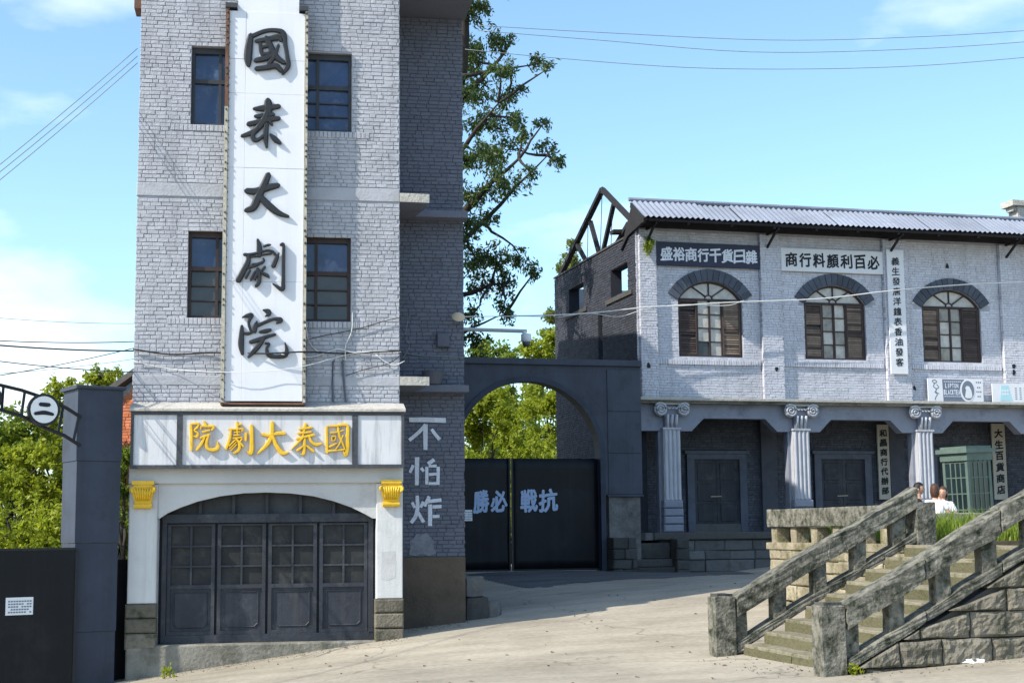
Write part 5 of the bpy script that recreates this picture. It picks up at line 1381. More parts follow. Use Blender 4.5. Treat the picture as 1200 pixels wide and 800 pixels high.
# masonry below the near stringer
def z_str(x): return min(zb2-.06+SL*x, ZT)
z = zb2-.15; row = 0
while z < ZT-.03:
    h = rq.uniform(.20, .27); x = .12+rq.uniform(0, .3)
    xs_ = max(.12, (z+h-zb2+.06)/SL) if z+h > zb2 else .12
    xcut = max(.14, (z+.5*h-zb2+.06)/SL)
    while x < 7.0:
        l = rq.uniform(.42, .72); a, b = max(x, xcut-.25), min(x+l, 7.0)
        if b-a > .08:
            top_a, top_b = min(z+h, z_str(a)), min(z+h, z_str(b))
            if top_a > z+.02 or top_b > z+.02:
                m = MB()
                ta, tb = max(top_a, z+.012), max(top_b, z+.012)
                yf = -WST-.10-rq.uniform(0, .03); c_ = .015
                nx_, nz_ = 18, 9; vv = []
                for j in range(nz_+1):
                    for i in range(nx_+1):
                        u, w_ = i/nx_, j/nz_
                        xx = lerp(a+.008, b-.008, u); zz = lerp(z+.008, lerp(ta, tb, u)-.006, w_)
                        e_ = 1-max(abs(2*u-1), abs(2*w_-1))
                        vv.append((xx+.012*noise.noise(Vector((xx*5, row, zz*5))), yf-.022*min(1, e_*6)-.022*noise.noise(Vector((xx*9, row, zz*11)))-.016*noise.noise(Vector((xx*23, row, zz*25))), zz+.010*noise.noise(Vector((zz*5, row, xx*5)))))
                b0 = len(vv)
                vv += [(a+.008, yf+.3, z+.008), (b-.008, yf+.3, z+.008), (b-.008, yf+.3, tb-.006), (a+.008, yf+.3, ta-.006)]
                w1 = nx_+1
                ff = [(j*w1+i, j*w1+i+1, (j+1)*w1+i+1, (j+1)*w1+i) for j in range(nz_) for i in range(nx_)]
                ff += [tuple(list(range(w1))[::-1]+[b0, b0+1]), tuple([nz_*w1+i for i in range(w1)]+[b0+2, b0+3]),
                       tuple([j*w1 for j in range(nz_+1)]+[b0+3, b0]), tuple([j*w1+nx_ for j in range(nz_, -1, -1)]+[b0+1, b0+2])]
                m.add(vv, ff); part('wall_stone', m, MT['stone_blk'], st_)
        x += l
    z += h; row += 1
part('wall_core', MB().prism([(.2, -.3), (7.0, -.3), (7.0, ZT-.05), ((ZT-zb2+.06)/SL, ZT-.05), (.2, z_str(.2)-.05)], -WST-.06, -WST+.09), MT['stone_dk'], st_)
# terrace body
te = thing('terrace', C, 'raised stone terrace with a balustrade and weathered block walls beside the stairs', 'terrace')
XT0, XT1, YT1 = 2.56, 9.5, 4.55
part('terrace_fill', MB().box(XT0+.1, XT1, -WST+.15, YT1, -.3, ZT-.06).box(7.02, XT1, -WST-.05, -WST+.149, -.3, ZT-.06), MT['stone_dk'], te)
stones(te, .05, YT1, -.1, ZT-.02, XT0, .17, .24, .32, .62, MT['stone_lit'], rq, .2, 'wall_stone', .018, swap=True)
zpt = C.px(905, 597, YT1)[1]
# balustrade along the terrace edge
yy = .18; k = 0
while yy < YT1-.05:
    block('baluster', .20, .20, zpt-.27-ZT+.02, (XT0+.10, yy, ZT-.02), 0, 40+k, MT['stone_lit'], te, .008); yy += .70; k += 1
ya = .14
while ya < YT1-.1:
    yb_ = min(ya+1.1, YT1+.05)
    block('parapet_slab', .30, yb_-ya-.006, .26, (XT0+.10, (ya+yb_)/2, zpt-.26), 0, 60+ya, MT['stone_rail'], te, .01); ya = yb_
block('plinth_slab', .28, YT1, .10, (XT0+.10, YT1/2+.05, ZT-.10), 0, 77, MT['stone_lit'], te, .006)
xa = 3.02; k = 0
while xa < 7.0:
    block('parapet_slab', 1.094, .26, .24, (xa+.55, -WST, zpt-.25), 0, 130+k, MT['stone_rail'], te, .01)
    for q in (.25, .8): block('baluster', .18, .18, zpt-.24-ZT, (xa+q, -WST, ZT-.01), 0, 150+k+q, MT['stone_rail'], te, .008)
    xa += 1.1; k += 1
# back parapet
zbp = C.px(1130, 601, YT1)[1]
xa = XT0+.30; k = 0
while xa < XT1:
    block('back_parapet', 1.1, .30, zbp-ZT+.1, (xa+.55, YT1-.1, ZT-.1), 0, 90+k, MT['stone_st'], te, .02); xa += 1.105; k += 1
# grass on the terrace
soil = part('lawn_bed', MB().box(XT0+.35, XT1-.1, -.02, YT1-.3, ZT-.058, ZT+.03), MT['soil']); soil.location = C.loc; soil.rotation_euler.z = C.a
soil['kind'] = 'structure'
def grass(name, n, area, zfun, hmin, hmax, mat, label, seed, cat_='grass'):
    rn = np.random.default_rng(seed)
    x = rn.uniform(area[0], area[1], n); y = rn.uniform(area[2], area[3], n)
    cl = np.array([noise.noise(Vector((a*1.7, b*1.7, seed))) for a, b in zip(x, y)])
    h = rn.uniform(hmin, hmax, n)*(0.75+0.7*np.clip(cl+.2, 0, 1)); a = rn.uniform(0, 6.28, n); w = rn.uniform(.006, .013, n)
    lx, ly = rn.normal(0, .35, n)*h, rn.normal(0, .35, n)*h
    z = zfun(x, y)
    dx, dy = np.cos(a)*w, np.sin(a)*w
    V = np.stack([np.stack([x-dx, y-dy, z], 1), np.stack([x+dx, y+dy, z], 1), np.stack([x+lx*.4-dx*.7, y+ly*.4-dy*.7, z+h*.6], 1), np.stack([x+lx*.4+dx*.7, y+ly*.4+dy*.7, z+h*.6], 1), np.stack([x+lx, y+ly, z+h], 1)], 1).reshape(-1, 3)
    F = (np.arange(n)[:, None, None]*5+np.array([[0,1,3],[0,3,2],[2,3,4]])[None]).reshape(-1, 3)
    me = tri_mesh(name, V, F, mat)
    o = link(name, me); o['kind'] = 'stuff'; tag(o, label, cat_)
    return o
def tri_mesh(name, V, F, mat):
    me = bpy.data.meshes.new(name); me.vertices.add(len(V)); me.vertices.foreach_set('co', V.astype(np.float32).ravel())
    me.loops.add(len(F)*3); me.loops.foreach_set('vertex_index', F.astype(np.int32).ravel())
    me.polygons.add(len(F)); me.polygons.foreach_set('loop_start', np.arange(0, len(F)*3, 3, dtype=np.int32))
    me.polygons.foreach_set('loop_total', np.full(len(F), 3, dtype=np.int32))
    me.update(calc_edges=True); me.materials.append(mat); return me
o = grass('terrace_grass', 9000, (XT0+.4, XT1-.2, 0.05, YT1-.35), lambda x, y: np.full_like(x, ZT+.02), .16, .42, MT['grass'], 'tall bright green grass growing on the terrace behind the stairs', 5)
o.location = C.loc; o.rotation_euler.z = C.a
# plastic bag and weeds at the foot of the wall
p = C.w(3.0, -WST-.42, 0); bm = bmesh.new(); bmesh.ops.create_icosphere(bm, subdivisions=4, radius=1.0)
for v in bm.verts:
    n_ = noise.noise_vector(v.co*2.3)*.35+noise.noise_vector(v.co*6)*.12
    v.co = Vector(((v.co.x+n_.x)*.17, (v.co.y+n_.y)*.10, max(-.012, (v.co.z+n_.z)*.055)))
me = bpy.data.meshes.new('plastic_bag'); bm.to_mesh(me); bm.free(); me.materials.append(MT['white_pl'])
_b = at(1132, 776, 15.0)
for k in range(3):
    tt = (g1(_b.x, _b.y)-EYE)/(_b.z-EYE); _b = Vector((_b.x*tt, _b.y*tt, g1(_b.x, _b.y)))
o = link('plastic_bag', me, None, (_b.x, _b.y, g1(_b.x, _b.y)+.012)); tag(o, 'crumpled white plastic bag on the ground below the stair wall', 'plastic bag')

# ------------------------------------------------------------------ plants
def leaf_cloud(clumps, size, seed, aspect=2.2, droop=0.0, per=16):
    """leaves set along short twigs that radiate through each clump: (centre, radius vector, count)"""
    rn = np.random.default_rng(seed); Ps = []; Ds = []
    for c, r_, n in clumps:
        nt = max(1, n//per)
        u = rn.normal(size=(nt, 3)); u /= np.linalg.norm(u, axis=1)[:, None]
        r_ = np.array(r_); s0 = np.array(c)[None]+u*r_*(rn.random(nt)**.5*.7)[:, None]
        v = u*.8+rn.normal(size=(nt, 3))*.7; v[:, 2] -= droop*.5; v /= np.linalg.norm(v, axis=1)[:, None]
        ln = (rn.uniform(.35, .85, nt)*r_.mean())[:, None]
        k = rn.integers(0, nt, n); t = rn.random(n)[:, None]
        p = s0[k]+v[k]*ln[k]*t; p[:, 2] -= droop*.25*(t[:, 0]**2)*ln[k][:, 0]
        Ps.append(p+rn.normal(size=(n, 3))*size*.42); Ds.append(v[k]*.7)
    Pt = np.concatenate(Ps); n = len(Pt)
    d = rn.normal(size=(n, 3))*.8+np.concatenate(Ds); d[:, 2] -= droop; d /= np.linalg.norm(d, axis=1)[:, None]
    q = rn.normal(size=(n, 3)); s = np.cross(d, q); s /= np.linalg.norm(s, axis=1)[:, None]
    nn = np.cross(d, s)
    L_ = (size*rn.uniform(.55, 1.35, n))[:, None]; W_ = L_/aspect
    V = np.stack([Pt-d*L_*.5, Pt+s*W_*.5+nn*W_*.15, Pt+d*L_*.5, Pt-s*W_*.5+nn*W_*.15], 1).reshape(-1, 3)
    F = (np.arange(n)[:, None, None]*4+np.array([[0,1,2],[0,2,3]])[None]).reshape(-1, 3)
    return V, F
def limb(m, a, b, r0, r1, seed, n=6, wob=.06):
    a, b = Vector(a), Vector(b); L_ = (b-a).length; pts = []
    for i in range(n+1):
        t = i/n; p = a.lerp(b, t)
        if 0 < i < n: p = p+noise.noise_vector(Vector((seed, t*3, seed*.7)))*wob*L_
        pts.append(p)
    m.tube(pts, [lerp(r0, r1, i/n) for i in range(n+1)], 7); return pts
def tree(name, label, base, limbs, clumps, size, mat, seed, trunk_r, aspect=2.2, droop=0.0, cat_='tree', group=None, sub=8, twigs=True, spread=(.4, .75)):
    fr = Frame(base[0], base[1], base[2], 0); t = thing(name, fr, label, cat_, group)
    m = MB(); B = Vector(base)
    rn = random.Random(seed); nodes = []
    for i, (a, b, r0, r1) in enumerate(limbs):
        nodes += limb(m, Vector(a)-B, Vector(b)-B, r0, r1, seed+i)
    cl = []
    for c, r_, n in clumps:
        c = Vector(c)-B
        if twigs and nodes:
            q = min(nodes, key=lambda p: (p-c).length)
            limb(m, q, c, trunk_r*.16, trunk_r*.05, seed+c.x, 4, .08)
        for k in range(sub):
            u = Vector((rn.gauss(0, 1), rn.gauss(0, 1), rn.gauss(0, 1))).normalized()*rn.random()**.4
            cc_ = c+Vector((u.x*r_[0], u.y*r_[1], u.z*r_[2]))*.75; f_ = rn.uniform(*spread)
            cl.append((cc_, (r_[0]*f_, r_[1]*f_, r_[2]*f_*.8), max(6, int(n/sub*rn.uniform(.6, 1.4)))))
    part('trunk', m, MT['bark'], t, True)
    V, F = leaf_cloud(cl, size, seed, aspect, droop)
    link('crown', tri_mesh('crown', V, F, mat), t)
    return t
# big broad tree behind the tower
TY = 39.8; tb = (-2.0, TY, .55)
def A(px, py, dy=0.0): return tuple(at(px, py, TY+dy))
cl = []
rt = random.Random(33)
for (px, py, r_, n) in ((556,12,24,330),(578,48,22,260),(556,70,26,360),(586,84,20,200),(560,108,28,420),(596,112,20,220),(627,74,13,80),(640,82,9,45),(572,146,30,470),(604,142,18,150),
    (558,178,28,480),(592,176,26,360),(612,162,15,110),(636,146,12,60),(640,172,13,90),(652,190,11,80),(622,205,14,90),(590,212,22,240),(560,226,24,330),(552,262,20,240),(573,255,12,80),
    (556,300,22,300),(582,300,22,260),(610,300,18,170),(627,318,13,100),(596,328,20,210),(564,332,20,220),(556,365,16,140),(589,362,10,60),(597,374,11,70),(553,395,15,120),(550,420,14,110),
    (520,60,40,400),(510,180,45,500),(512,300,40,400),(490,-40,60,500),(545,-50,50,500),(600,-40,30,200)):
    dy = rt.uniform(-2.2, 1.8); c = A(px, py, dy); s_ = r_/FPX*TY
    cl.append((c, (s_, s_*1.1, s_*.85), int(n*2.3)))
lm = [(tb, A(520, 430), .34, .27), (A(520, 430), A(530, 200, .3), .27, .20), (A(530, 200, .3), A(545, -30, .2), .20, .10),
      (A(527, 262, .1), A(608, 186, -.5), .13, .035), (A(526, 300, .2), A(642, 182, .6), .09, .015), (A(524, 350), A(605, 328, -.4), .08, .02), (A(532, 130, .2), A(600, 48, .5), .10, .03),
      (A(535, 180), A(585, 120, -.8), .08, .02), (A(534, 90), A(632, 75, .8), .07, .012), (A(522, 400), A(592, 368, .7), .06, .012), (A(530, 240), A(490, 100, .5), .12, .04)]
tree('broadleaf_tree', 'tall dark leaved tree rising behind the tower with branches reaching right', tb, lm, cl, .145, MT['leaf_big'], 71, .30, 3.0, .6, sub=6, spread=(.55, 1.0))
# shrubs and trees seen through and above the gate
def bush(name, label, px, pyt, wpx, Y, n, size, mat, seed, dens=40, low=.12, pw=2.0):
    """a crown filled with many clumps; px, pyt is its top, wpx its width in the picture"""
    top = at(px, pyt, Y); zb = g1(top.x, top.y); H = top.z-zb; w = wpx/FPX*Y/2; base = (top.x, top.y, zb)
    rn = random.Random(seed); cl = []; lm = [(base, (base[0], base[1], zb+H*.6), .08+.015*H, .05)]
    for k in range(dens):
        v = rn.random(); u = rn.uniform(-1, 1); d_ = rn.uniform(-1, 1)
        ww = w*(1-abs(2*v-.75)**pw/1.25**pw)**.5 if v > .375 else w*(.8+.2*v/.375)
        zz = zb+H*(low+(1-low)*v*.97); s_ = rn.uniform(.16, .30)*w
        c = (base[0]+u*ww*.9, base[1]+d_*ww*.6, zz-s_*.5*v)
        cl.append((c, (s_*1.2, s_*1.2, s_*.9), int(1.5*n/dens*rn.uniform(.6, 1.4))))
        if k % 4 == 0: lm.append(((base[0], base[1], zb+H*(.1+.3*rn.random())), c, .045, .012))
    return tree(name, label, base, lm, cl, size*.86, mat, seed, .12, 1.9, .1, sub=7, spread=(.55, .95))
bush('leafy_tree', 'bright yellow green tree filling the left half of the arch opening', 565, 448, 120, 50, 16000, .18, MT['leaf_bush'], 101, 50)
bush('leafy_tree', 'sunlit yellow green tree seen through the right half of the arch', 628, 446, 120, 53, 16000, .18, MT['leaf_bush'], 102, 50)
bush('leafy_shrub', 'low yellow green shrub just behind the gate leaves', 600, 505, 190, 46, 12000, .17, MT['leaf_bush'], 106, 50)
bush('leafy_tree', 'light green tree crown showing above the gateway coping near the security camera', 640, 384, 110, 64, 13000, .22, MT['leaf_bush'], 103, 44)
bush('leafy_tree', 'mid green tree crown above the left end of the gateway coping', 575, 392, 110, 60, 11000, .20, MT['leaf_mid'], 104, 44)
bush('leafy_tree', 'pale distant tree crown behind the open roof truss', 668, 277, 60, 78, 5000, .26, MT['leaf_far'], 105, 26, .4)
bush('leafy_tree', 'dense green tree behind the black gate at the left edge', 15, 470, 190, 31, 18000, .125, MT['leaf_mid'], 111, 60)
bush('leafy_tree', 'bushy sunlit tree just behind the gate pillar', 84, 440, 130, 33, 17000, .125, MT['leaf_bush'], 112, 56)
bush('leafy_tree', 'tall slender tree with an airy pale top left of the tower', 126, 412, 100, 38, 8000, .13, MT['leaf_bush'], 113, 46)
bush('leafy_tree', 'low green tree between the gate pillar and the tower', 146, 520, 60, 26, 5500, .10, MT['leaf_mid'], 114, 30)
bush('leafy_shrub', 'low dense shrub filling the space behind the black gate', 40, 575, 200, 28, 14000, .11, MT['leaf_bush'], 116, 60)
bush('leafy_shrub', 'dark low shrub at the foot of the trees behind the pillar', 120, 590, 120, 27, 8000, .11, MT['leaf_mid'], 117, 40)
bush('leafy_tree', 'rounded green tree filling the gap under the arch sign', 48, 500, 120, 30, 9000, .12, MT['leaf_bush'], 118, 44)
bush('leafy_tree', 'far left green tree partly cut by the picture edge', -60, 462, 190, 36, 9000, .14, MT['leaf_mid'], 115, 40)
# fern on the pilaster head
a, z = S.px(760, 285, -.2)
fb = Frame(*S.w(a, -.16, 0).xy, z, 15)
fn = thing('wall_fern', fb, 'small green fern growing from the top of the corner pilaster', 'plant')
V, F = leaf_cloud([((0, -.05, 0), (.17, .12, .16), 200), ((-.04, -.05, -.14), (.10, .08, .12), 90)], .09, 4, 2.6, .6)
link('fronds', tri_mesh('fronds', V, F, MT['leaf_mid']), fn)
part('root', MB().tube([(0, .09, .02), (0, 0, 0)], .02, 5), MT['bark'], fn)
# weeds
for (px, py, lbl, s_) in ((195, 778, 'small green weed at the foot of the tower plinth', .13), (1075, 778, 'leafy weed at the foot of the stair wall', .10), (1000, 790, 'low weed beside the near newel post', .11)):
    p = at(px, py, 15 if px > 900 else 20.2)
    tt = (g1(p.x, p.y)-EYE)/(p.z-EYE); p = Vector((p.x*tt, p.y*tt, 0)) if px > 900 else p; p.z = g1(p.x, p.y)
    V, F = leaf_cloud([((0, 0, s_*.35), (s_, s_*.7, s_*.45), 60)], .07, 9+px, 2.0, -.3)
    o = link('weed', tri_mesh('weed', V, F, MT['leaf_bush']), None, p); tag(o, lbl, 'weed')

# ------------------------------------------------------------------ phone booth
PBp = at(1140, 640, 31.5); PB = Frame(PBp.x, PBp.y, g1(PBp.x, PBp.y), 30)
bo = thing('telephone_booth', PB, 'faded green glazed telephone booth leaning slightly beside the people', 'telephone booth')
bo.rotation_euler = (0.0, -.035, PB.a)
BH = at(1140, 523, 31.5).z-PB.loc.z; bw = .345
part('plinth', MB().box(-bw, bw, -bw, bw, -.05, .14), MT['booth'], bo)
for sx in (-1, 1):
    for sy_ in (-1, 1):
        part('corner_post', MB().box(sx*bw-(.07 if sx > 0 else 0), sx*bw+(0 if sx > 0 else .07), sy_*bw-(.07 if sy_ > 0 else 0), sy_*bw+(0 if sy_ > 0 else .07), .141, BH-.30), MT['booth'], bo)
rf = part('roof', MB().box(-bw-.03, bw+.03, -bw-.03, bw+.03, BH-.299, BH-.14), MT['booth'], bo)
part('cornice', MB().box(-bw-.09, bw+.09, -bw-.09, bw+.09, BH-.139, BH-.05), MT['booth'], rf)
part('roof_cap', MB().prismz([(-bw-.02, -bw-.02), (bw+.02, -bw-.02), (bw+.02, bw+.02), (-bw-.02, bw+.02)], BH-.049, BH), MT['booth'], rf)
for sid in range(4):
    m = MB(); z0, z1 = .16, BH-.32
    nz_ = 6
    for i in range(1, 4): x = lerp(-bw+.07, bw-.07, i/4); m.box(x-.014, x+.014, -bw+.01, -bw+.05, z0, z1)
    for j in range(nz_+1):
        z = lerp(z0, z1, j/nz_); h_ = .03 if j in (0, nz_) else .012
        for i in range(4):
            a, b = lerp(-bw+.07, bw-.07, i/4)+(.0145 if i else 0), lerp(-bw+.07, bw-.07, (i+1)/4)-(.0145 if i < 3 else 0)
            m.box(a, b, -bw+.012, -bw+.048, z-h_, z+h_)
    o = part('glazing_bars', m, MT['booth'], bo); o.rotation_euler.z = sid*math.pi/2
    g_ = part('pane', MB().box(-bw+.07, bw-.07, -bw+.024, -bw+.03, z0, z1), MT['booth_glass'], o)

# ------------------------------------------------------------------ people
def skin_mesh(name, pts, edges, mat, sub=2):
    me = bpy.data.meshes.new(name); me.from_pydata([p[0] for p in pts], edges, [])
    o = bpy.data.objects.new(name, me); COL.objects.link(o)
    md = o.modifiers.new('s', 'SKIN'); sd = o.modifiers.new('d', 'SUBSURF'); sd.levels = sub; sd.render_levels = sub
    for i, p in enumerate(pts):
        sv = me.skin_vertices[0].data[i]; sv.radius = (p[1], p[2] if len(p) > 2 else p[1]); sv.use_root = (i == 0)
    dg = bpy.context.evaluated_depsgraph_get(); dg.update()
    nm = bpy.data.meshes.new_from_object(o.evaluated_get(dg)); nm.name = name
    bpy.data.objects.remove(o); bpy.data.meshes.remove(me)
    nm.materials.clear(); nm.materials.append(mat); nm.polygons.foreach_set('use_smooth', [True]*len(nm.polygons)); return nm
def person(label, px, Y, H, rz, top, hair, legs, long_hair, arm):
    p = at(px, 600, Y); z = g1(p.x, p.y); fr = Frame(p.x, p.y, z, math.degrees(rz))
    o = thing('person', fr, label, 'person'); k = H/1.7
    q = lambda x, y, z_: (x*k, y*k, z_*k)
    # body faces -y; one continuous skinned figure
    sh = .17
    el_l, wr_l = q(.27, .0, 1.08), q(.25, -.10, .84)
    el_r, wr_r = (q(-.22, -.18, 1.13), q(-.06, -.20, 1.42)) if arm else (q(-.27, .0, 1.08), q(-.25, -.10, .84))
    P_ = [(q(0,0,.95), .145*k, .11*k), (q(0,-.01,1.12), .125*k, .10*k), (q(0,0,1.26), .135*k, .105*k), (q(0,.01,1.41), .065*k, .06*k), (q(0,0,1.48), .052*k), (q(0,-.015,1.56), .055*k),
          (q(sh-.01,0,1.36), .055*k), (el_l, .043*k), (wr_l, .03*k), (q(-sh+.01,0,1.36), .055*k), (el_r, .043*k), (wr_r, .03*k),
          (q(.09,0,.86), .09*k), (q(.10,-.02,.50), .062*k), (q(.10,.01,.09), .042*k), (q(.105,-.12,.04), .038*k),
          (q(-.09,0,.86), .09*k), (q(-.10,-.02,.50), .062*k), (q(-.10,.01,.09), .042*k), (q(-.105,-.12,.04), .038*k)]
    Ed = [(0,1),(1,2),(2,3),(3,4),(4,5),(2,6),(6,7),(7,8),(2,9),(9,10),(10,11),(0,12),(12,13),(13,14),(14,15),(0,16),(16,17),(17,18),(18,19)]
    body = link('body', skin_mesh('body', P_, Ed, MT['skin']), o)
    # head with face, on the neck
    bm = bmesh.new(); bmesh.ops.create_uvsphere(bm, u_segments=20, v_segments=16, radius=1.0)
    for v in bm.verts:
        x, y, z_ = v.co
        jaw = 1-.22*max(0, -z_)
        v.co = Vector((x*.075*jaw, y*.095*(1-.08*max(0, -z_)), z_*.118))
        f_ = max(0, -y)
        if f_ > .6 and abs(x) < .22 and -.35 < z_ < .12: v.co.y -= .018*(1-abs(x)/.22)          # nose
        if f_ > .5 and .1 < abs(x) < .5 and .0 < z_ < .25: v.co.y += .008                         # eye sockets
        if f_ > .6 and abs(x) < .3 and -.62 < z_ < -.45: v.co.y -= .005                           # lips
    for v in bm.verts: v.co = Vector(q(v.co.x, v.co.y-.02, v.co.z+1.60))
    me = bpy.data.meshes.new('head'); bm.to_mesh(me); bm.free(); me.materials.append(MT['skin']); me.polygons.foreach_set('use_smooth', [True]*len(me.polygons))
    hd = link('head', me, body)
    for s_ in (-1, 1):
        m = MB(); m.lathe([(.004, -.028), (.014, -.01), (.016, .012), (.006, .028)], 8, q(s_*.078, -.005, 1.59)); part('ear', m, MT['skin'], hd, True)
        m = MB(); m.lathe([(.003, -.006), (.009, 0), (.003, .006)], 8, q(s_*.03, -.108, 1.615)); part('eye', m, MT['ink'], hd, True)
    part('mouth', MB().tube([q(-.024, -.104, 1.54), q(0, -.112, 1.538), q(.024, -.104, 1.54)], .004*k, 5), MT['rust'], hd)
    bm = bmesh.new(); bmesh.ops.create_icosphere(bm, subdivisions=4, radius=1.0); dl_ = []
    for v in bm.verts:
        x, y, z_ = v.co
        if (y < -.25 and z_ < .42) or (z_ < (-.75 if not long_hair else -2) ) or (not long_hair and z_ < -.25 and y < .2): dl_.append(v); continue
        n_ = noise.noise(v.co*7)*.05
        zz = z_ if z_ > 0 or not long_hair else z_*(1.5 if y > -.1 else 1.25)
        wd = 1.0+(.22*max(0, -z_) if long_hair else 0)
        v.co = Vector(q(x*(.088+n_*.1)*wd, (y*(.108+n_*.1))*wd-.012, zz*.126+1.612))
    bmesh.ops.delete(bm, geom=dl_, context='VERTS')
    me = bpy.data.meshes.new('hair'); bm.to_mesh(me); bm.free(); me.materials.append(hair); me.polygons.foreach_set('use_smooth', [True]*len(me.polygons)); link('hair', me, body)
    # clothes
    Q = [(q(0,0,.93), .165*k, .13*k), (q(0,-.01,1.10), .15*k, .12*k), (q(0,0,1.25), .15*k, .12*k), (q(0,.01,1.41), .075*k, .07*k), (q(sh-.01,0,1.36), .066*k), (q(.225,.0,1.18), .068*k), (q(-sh+.01,0,1.36), .066*k),
         (tuple(lerp(a, b, .62) for a, b in zip(q(-sh,0,1.40), el_r)), .07*k)]
    link('shirt', skin_mesh('shirt', Q, [(0,1),(1,2),(2,3),(2,4),(4,5),(2,6),(6,7)], top), body)
    Lg = [(q(0,0,.93), .155*k, .12*k), (q(.09,0,.84), .105*k), (q(.10,-.02,.50), .08*k), (q(.10,.01,.13), .065*k), (q(-.09,0,.84), .105*k), (q(-.10,-.02,.50), .08*k), (q(-.10,.01,.13), .065*k)]
    link('trousers', skin_mesh('trousers', Lg, [(0,1),(1,2),(2,3),(0,4),(4,5),(5,6)], legs), body)
    for wr, el_ in ((wr_l, el_l), (wr_r, el_r)):
        w, e = Vector(wr), Vector(el_); d = (w-e).normalized(); sd = d.cross(Vector((0, 1, .2))).normalized()
        m = MB(); m.bar(w, w+d*.085*k, .075*k, .026*k, d.cross(sd))
        for i, (off, ln) in enumerate(((-.028, .062), (-.010, .072), (.010, .068), (.028, .052))):
            b0 = w+d*.08*k+sd*off*k; m.tube([b0, b0+d*ln*.55*k, b0+d*ln*k+Vector((0, -.018*k, 0))], [.0095*k, .009*k, .006*k], 6)
        b0 = w+d*.03*k-sd*.034*k; m.tube([b0, b0-sd*.022*k+d*.03*k, b0-sd*.026*k+d*.058*k], [.011*k, .010*k, .007*k], 6)
        part('hand', m, MT['skin'], body, True)
    for s_ in (-1, 1):
        me = rough_block(.095*k, .25*k, .075*k, s_, .003, 2); me.materials.append(MT['ink']); link('shoe', me, body, q(s_*.103, -.06, -.005))
    return o
person('man in a black shirt with short black hair facing right beside the newel', 1077, 29.0, 1.70, math.radians(75), MT['cloth_b'], MT['hair_b'], MT['denim'], False, False)
person('woman with brown hair in a loose white shirt seen from behind', 1096.5, 28.6, 1.66, math.radians(165), MT['cloth_w'], MT['hair_br'], MT['denim'], True, False)
person('woman in white raising her hand to her face beside the white shirted woman', 1106.5, 29.3, 1.62, math.radians(-30), MT['cloth_w'], MT['hair_br'], MT['cloth_w'], True, True)

# ------------------------------------------------------------------ cables
def wire(label, pts, r_, mat, sag=0.0, group=None):
    P_ = [Vector(p) for p in pts]; out = []
    if len(P_) == 2:
        for i in range(15):
            t = i/14; p = P_[0].lerp(P_[1], t); p.z -= sag*4*t*(1-t); out.append(p)
    else:
        out = [Vector(q) for q in cat([tuple(p) for p in P_], 5)]
    o = part('overhead_cable', MB().tube(out, r_, 5), mat, smooth=True); tag(o, label, 'cable', group); return o
tw = lambda px, py, y=-.06: tuple(T.w(T.px(px, py, y)[0], y, T.px(px, py, y)[1]))
sw3 = lambda px, py, y=-.5: tuple(S.w(S.px(px, py, y)[0], y, S.px(px, py, y)[1]))
# upper left bundle rising to the tower
for k, (x0, y0, x1, y1) in enumerate(((-340, 452, 161, 57), (-340, 460, 161, 66), (-340, 472, 161, 74))):
    wire(('uppermost', 'middle', 'lowest')[k]+' of three thin grey cables slanting up to the tower top left', [at(x0, y0, 13.5), at(x1, y1, 21.6)], .006, MT['wire_g'], .10)
for k, (x0, y0, x1, y1, r_, lb) in enumerate(((-40, 401, 165, 411, .011, 'thick dark double cable running level from the left edge into the tower'), (-40, 397, 160, 400, .007, 'thin dark cable just above the thick cable left of the tower'),
      (-40, 418, 160, 436, .007, 'dark cable sloping gently down to the tower above the arch sign'), (-40, 446, 160, 407, .006, 'thin dark cable rising from left towards the tower across the others'),
      (-40, 369, 160, 379, .004, 'faint grey cable above the others left of the tower'), (-40, 440, 160, 420, .004, 'faint grey lower cable crossing left of the tower'))):
    wire(lb, [at(x0, y0, 18), at(x1, y1, 21.4)], r_, MT['wire_d'] if k < 4 else MT['wire_g'], .03)
# high cables over the right
for k, (pts) in enumerate((((560, 30), (700, 38), (900, 47), (1060, 44), (1230, 34), (1500, 12), (1900, -30)), ((560, 36), (700, 47), (880, 61), (1060, 58), (1230, 47), (1500, 24), (1900, -20)), ((545, 58), (650, 68), (800, 79), (940, 81), (1080, 77), (1230, 65), (1500, 42), (1900, 0)))):
    wire(('uppermost', 'middle', 'lowest')[k]+' of three thin cables sagging across the sky above the roof', [at(x, y, 30) for x, y in pts], .008, MT['wire_g'])
wire('white cable crossing the shop front in front of the arched windows', [sw3(600, 370), sw3(652, 369), sw3(700, 366), sw3(757, 360), sw3(800, 358), sw3(850, 354.5), sw3(960, 350), sw3(1040, 341), sw3(1120, 334), sw3(1180, 331), sw3(1230, 329), sw3(1330, 326), sw3(1500, 322), sw3(1700, 316)], .016, MT['wire_w'])
wire('thinner white cable looping beside the first arched window', [sw3(652, 372), sw3(690, 367), sw3(725, 371), sw3(757, 362), sw3(800, 357), sw3(850, 358), sw3(872, 352)], .010, MT['wire_w'])
wire('cable stretched from the shaded wing to the arcade building past the tree', [at(545, 371, 24), at(600, 370.5, 30), sw3(640, 371)], .008, MT['wire_w'])
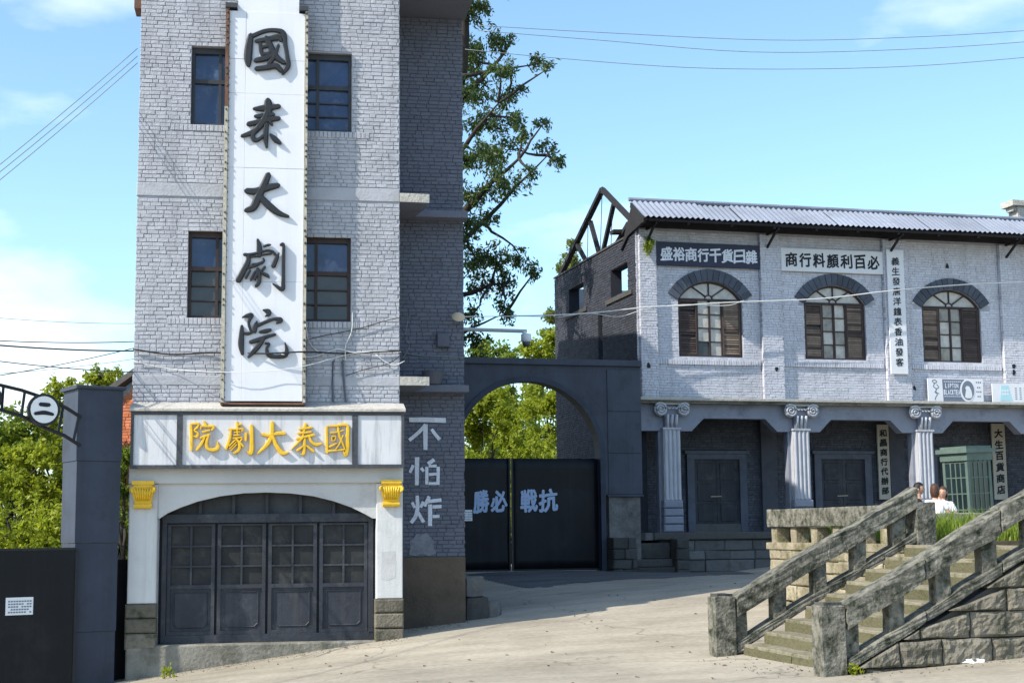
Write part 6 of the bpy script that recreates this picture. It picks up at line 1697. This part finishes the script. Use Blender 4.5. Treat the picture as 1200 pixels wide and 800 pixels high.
# cables on the tower front
for k, (pts, r_, mt, lb) in enumerate((
   ([(156, 409), (200, 415), (250, 413), (310, 414), (360, 412), (400, 414), (440, 412), (472, 411)], .012, 'wire_d', 'thick dark cable bundle crossing the tower front below the lower windows'),
   ([(330, 415), (365, 418), (395, 409), (415, 413), (445, 411), (470, 412)], .007, 'wire_w', 'pale slack cable tangled over the dark bundle right of the board'),
   ([(156, 423), (200, 432), (260, 436), (320, 434), (360, 428), (400, 417), (420, 413)], .005, 'wire_w', 'thin pale cable sagging across the bottom of the white board'),
   ([(360, 398), (380, 393), (420, 385), (455, 375), (486, 369)], .006, 'wire_d', 'thin dark cable rising to the right past the lower right window'),
   ([(358, 380), (362, 400), (372, 411), (385, 414)], .006, 'wire_w', 'short pale cable hanging beside the right edge of the board'),
   ([(413, 366), (412, 388), (405, 405), (405, 422)], .006, 'wire_w', 'pale cable dropping from the corner of the lower right window'),
   ([(405, 440), (430, 432), (455, 426), (470, 416)], .006, 'wire_d', 'dark cable fanning out to the corner right of the conduits'),
   ([(440, 415), (452, 424), (462, 428), (474, 423)], .006, 'wire_w', 'small pale loop of cable near the tower corner'))):
    wire(lb, [tw(x, y, -.34 if 255 < x < 362 else -.05) for x, y in pts], r_, MT[mt])
wq = lambda px, py: tuple(T.w(T.px(px, py, REC-.04)[0], REC-.04, T.px(px, py, REC-.04)[1]))
wire('thin cable sagging across the shaded wing towards the tree', [wq(471, 412), wq(490, 416), wq(515, 417), wq(543, 418)], .006, MT['wire_g'])
wire('thin loose cable curling down the shaded wing wall', [wq(478, 375), wq(475, 395), wq(480, 405), wq(472, 420)], .006, MT['wire_g'])

# ------------------------------------------------------------------ grit, dead leaves and pebbles swept against the walls
def litter(name, label, n, spots, size, mat, seed, flat):
    rn = random.Random(seed); m = MB()
    for i in range(n):
        x, y = spots(rn); z = g1(x, y); s_ = size*rn.uniform(.4, 1.3); a = rn.uniform(0, 6.28)
        if flat:
            c, s2 = math.cos(a)*s_, math.sin(a)*s_
            m.add([(x-c, y-s2, z+.006), (x+s2*.5, y-c*.5, z+.012+rn.random()*.012), (x+c, y+s2, z+.008), (x-s2*.5, y+c*.5, z+.010+rn.random()*.012)], [(0,1,2),(0,2,3)])
        else:
            p = [(x+s_*math.cos(a+k*1.57)*rn.uniform(.7, 1.1), y+s_*math.sin(a+k*1.57)*rn.uniform(.7, 1.1), z-.004) for k in range(4)]
            m.add(p+[(x+rn.uniform(-.2, .2)*s_, y+rn.uniform(-.2, .2)*s_, z+s_*rn.uniform(.5, .9))], [(0,1,4),(1,2,4),(2,3,4),(3,0,4)])
    o = part(name, m, mat); o['kind'] = 'stuff'; tag(o, label, 'litter'); return o
def sp_walls(rn):
    k = rn.random()
    if k < .35: p = T.w(rn.uniform(TL, .1), -.22-abs(rn.gauss(0, .22)), 0)
    elif k < .55: p = T.w(rn.uniform(0, 1.0), REC-.1-abs(rn.gauss(0, .3)), 0)
    elif k < .8: p = C.w(rn.uniform(.1, 4.4), -WST-.2-abs(rn.gauss(0, .25)), 0)
    else: p = C.w(rn.uniform(-.5, .3), rn.uniform(-WST, .2), 0)
    return p.x, p.y
def sp_open(rn): return rn.uniform(-5, 4), rn.uniform(14.5, 26)
litter('pebbles', 'small pebbles and grit gathered at the foot of the walls', 500, sp_walls, .018, MT['stone_blk'], 3, False)
litter('fallen_leaves', 'scattered dry leaves on the concrete ground', 110, sp_open, .035, MT['rust'], 4, True)
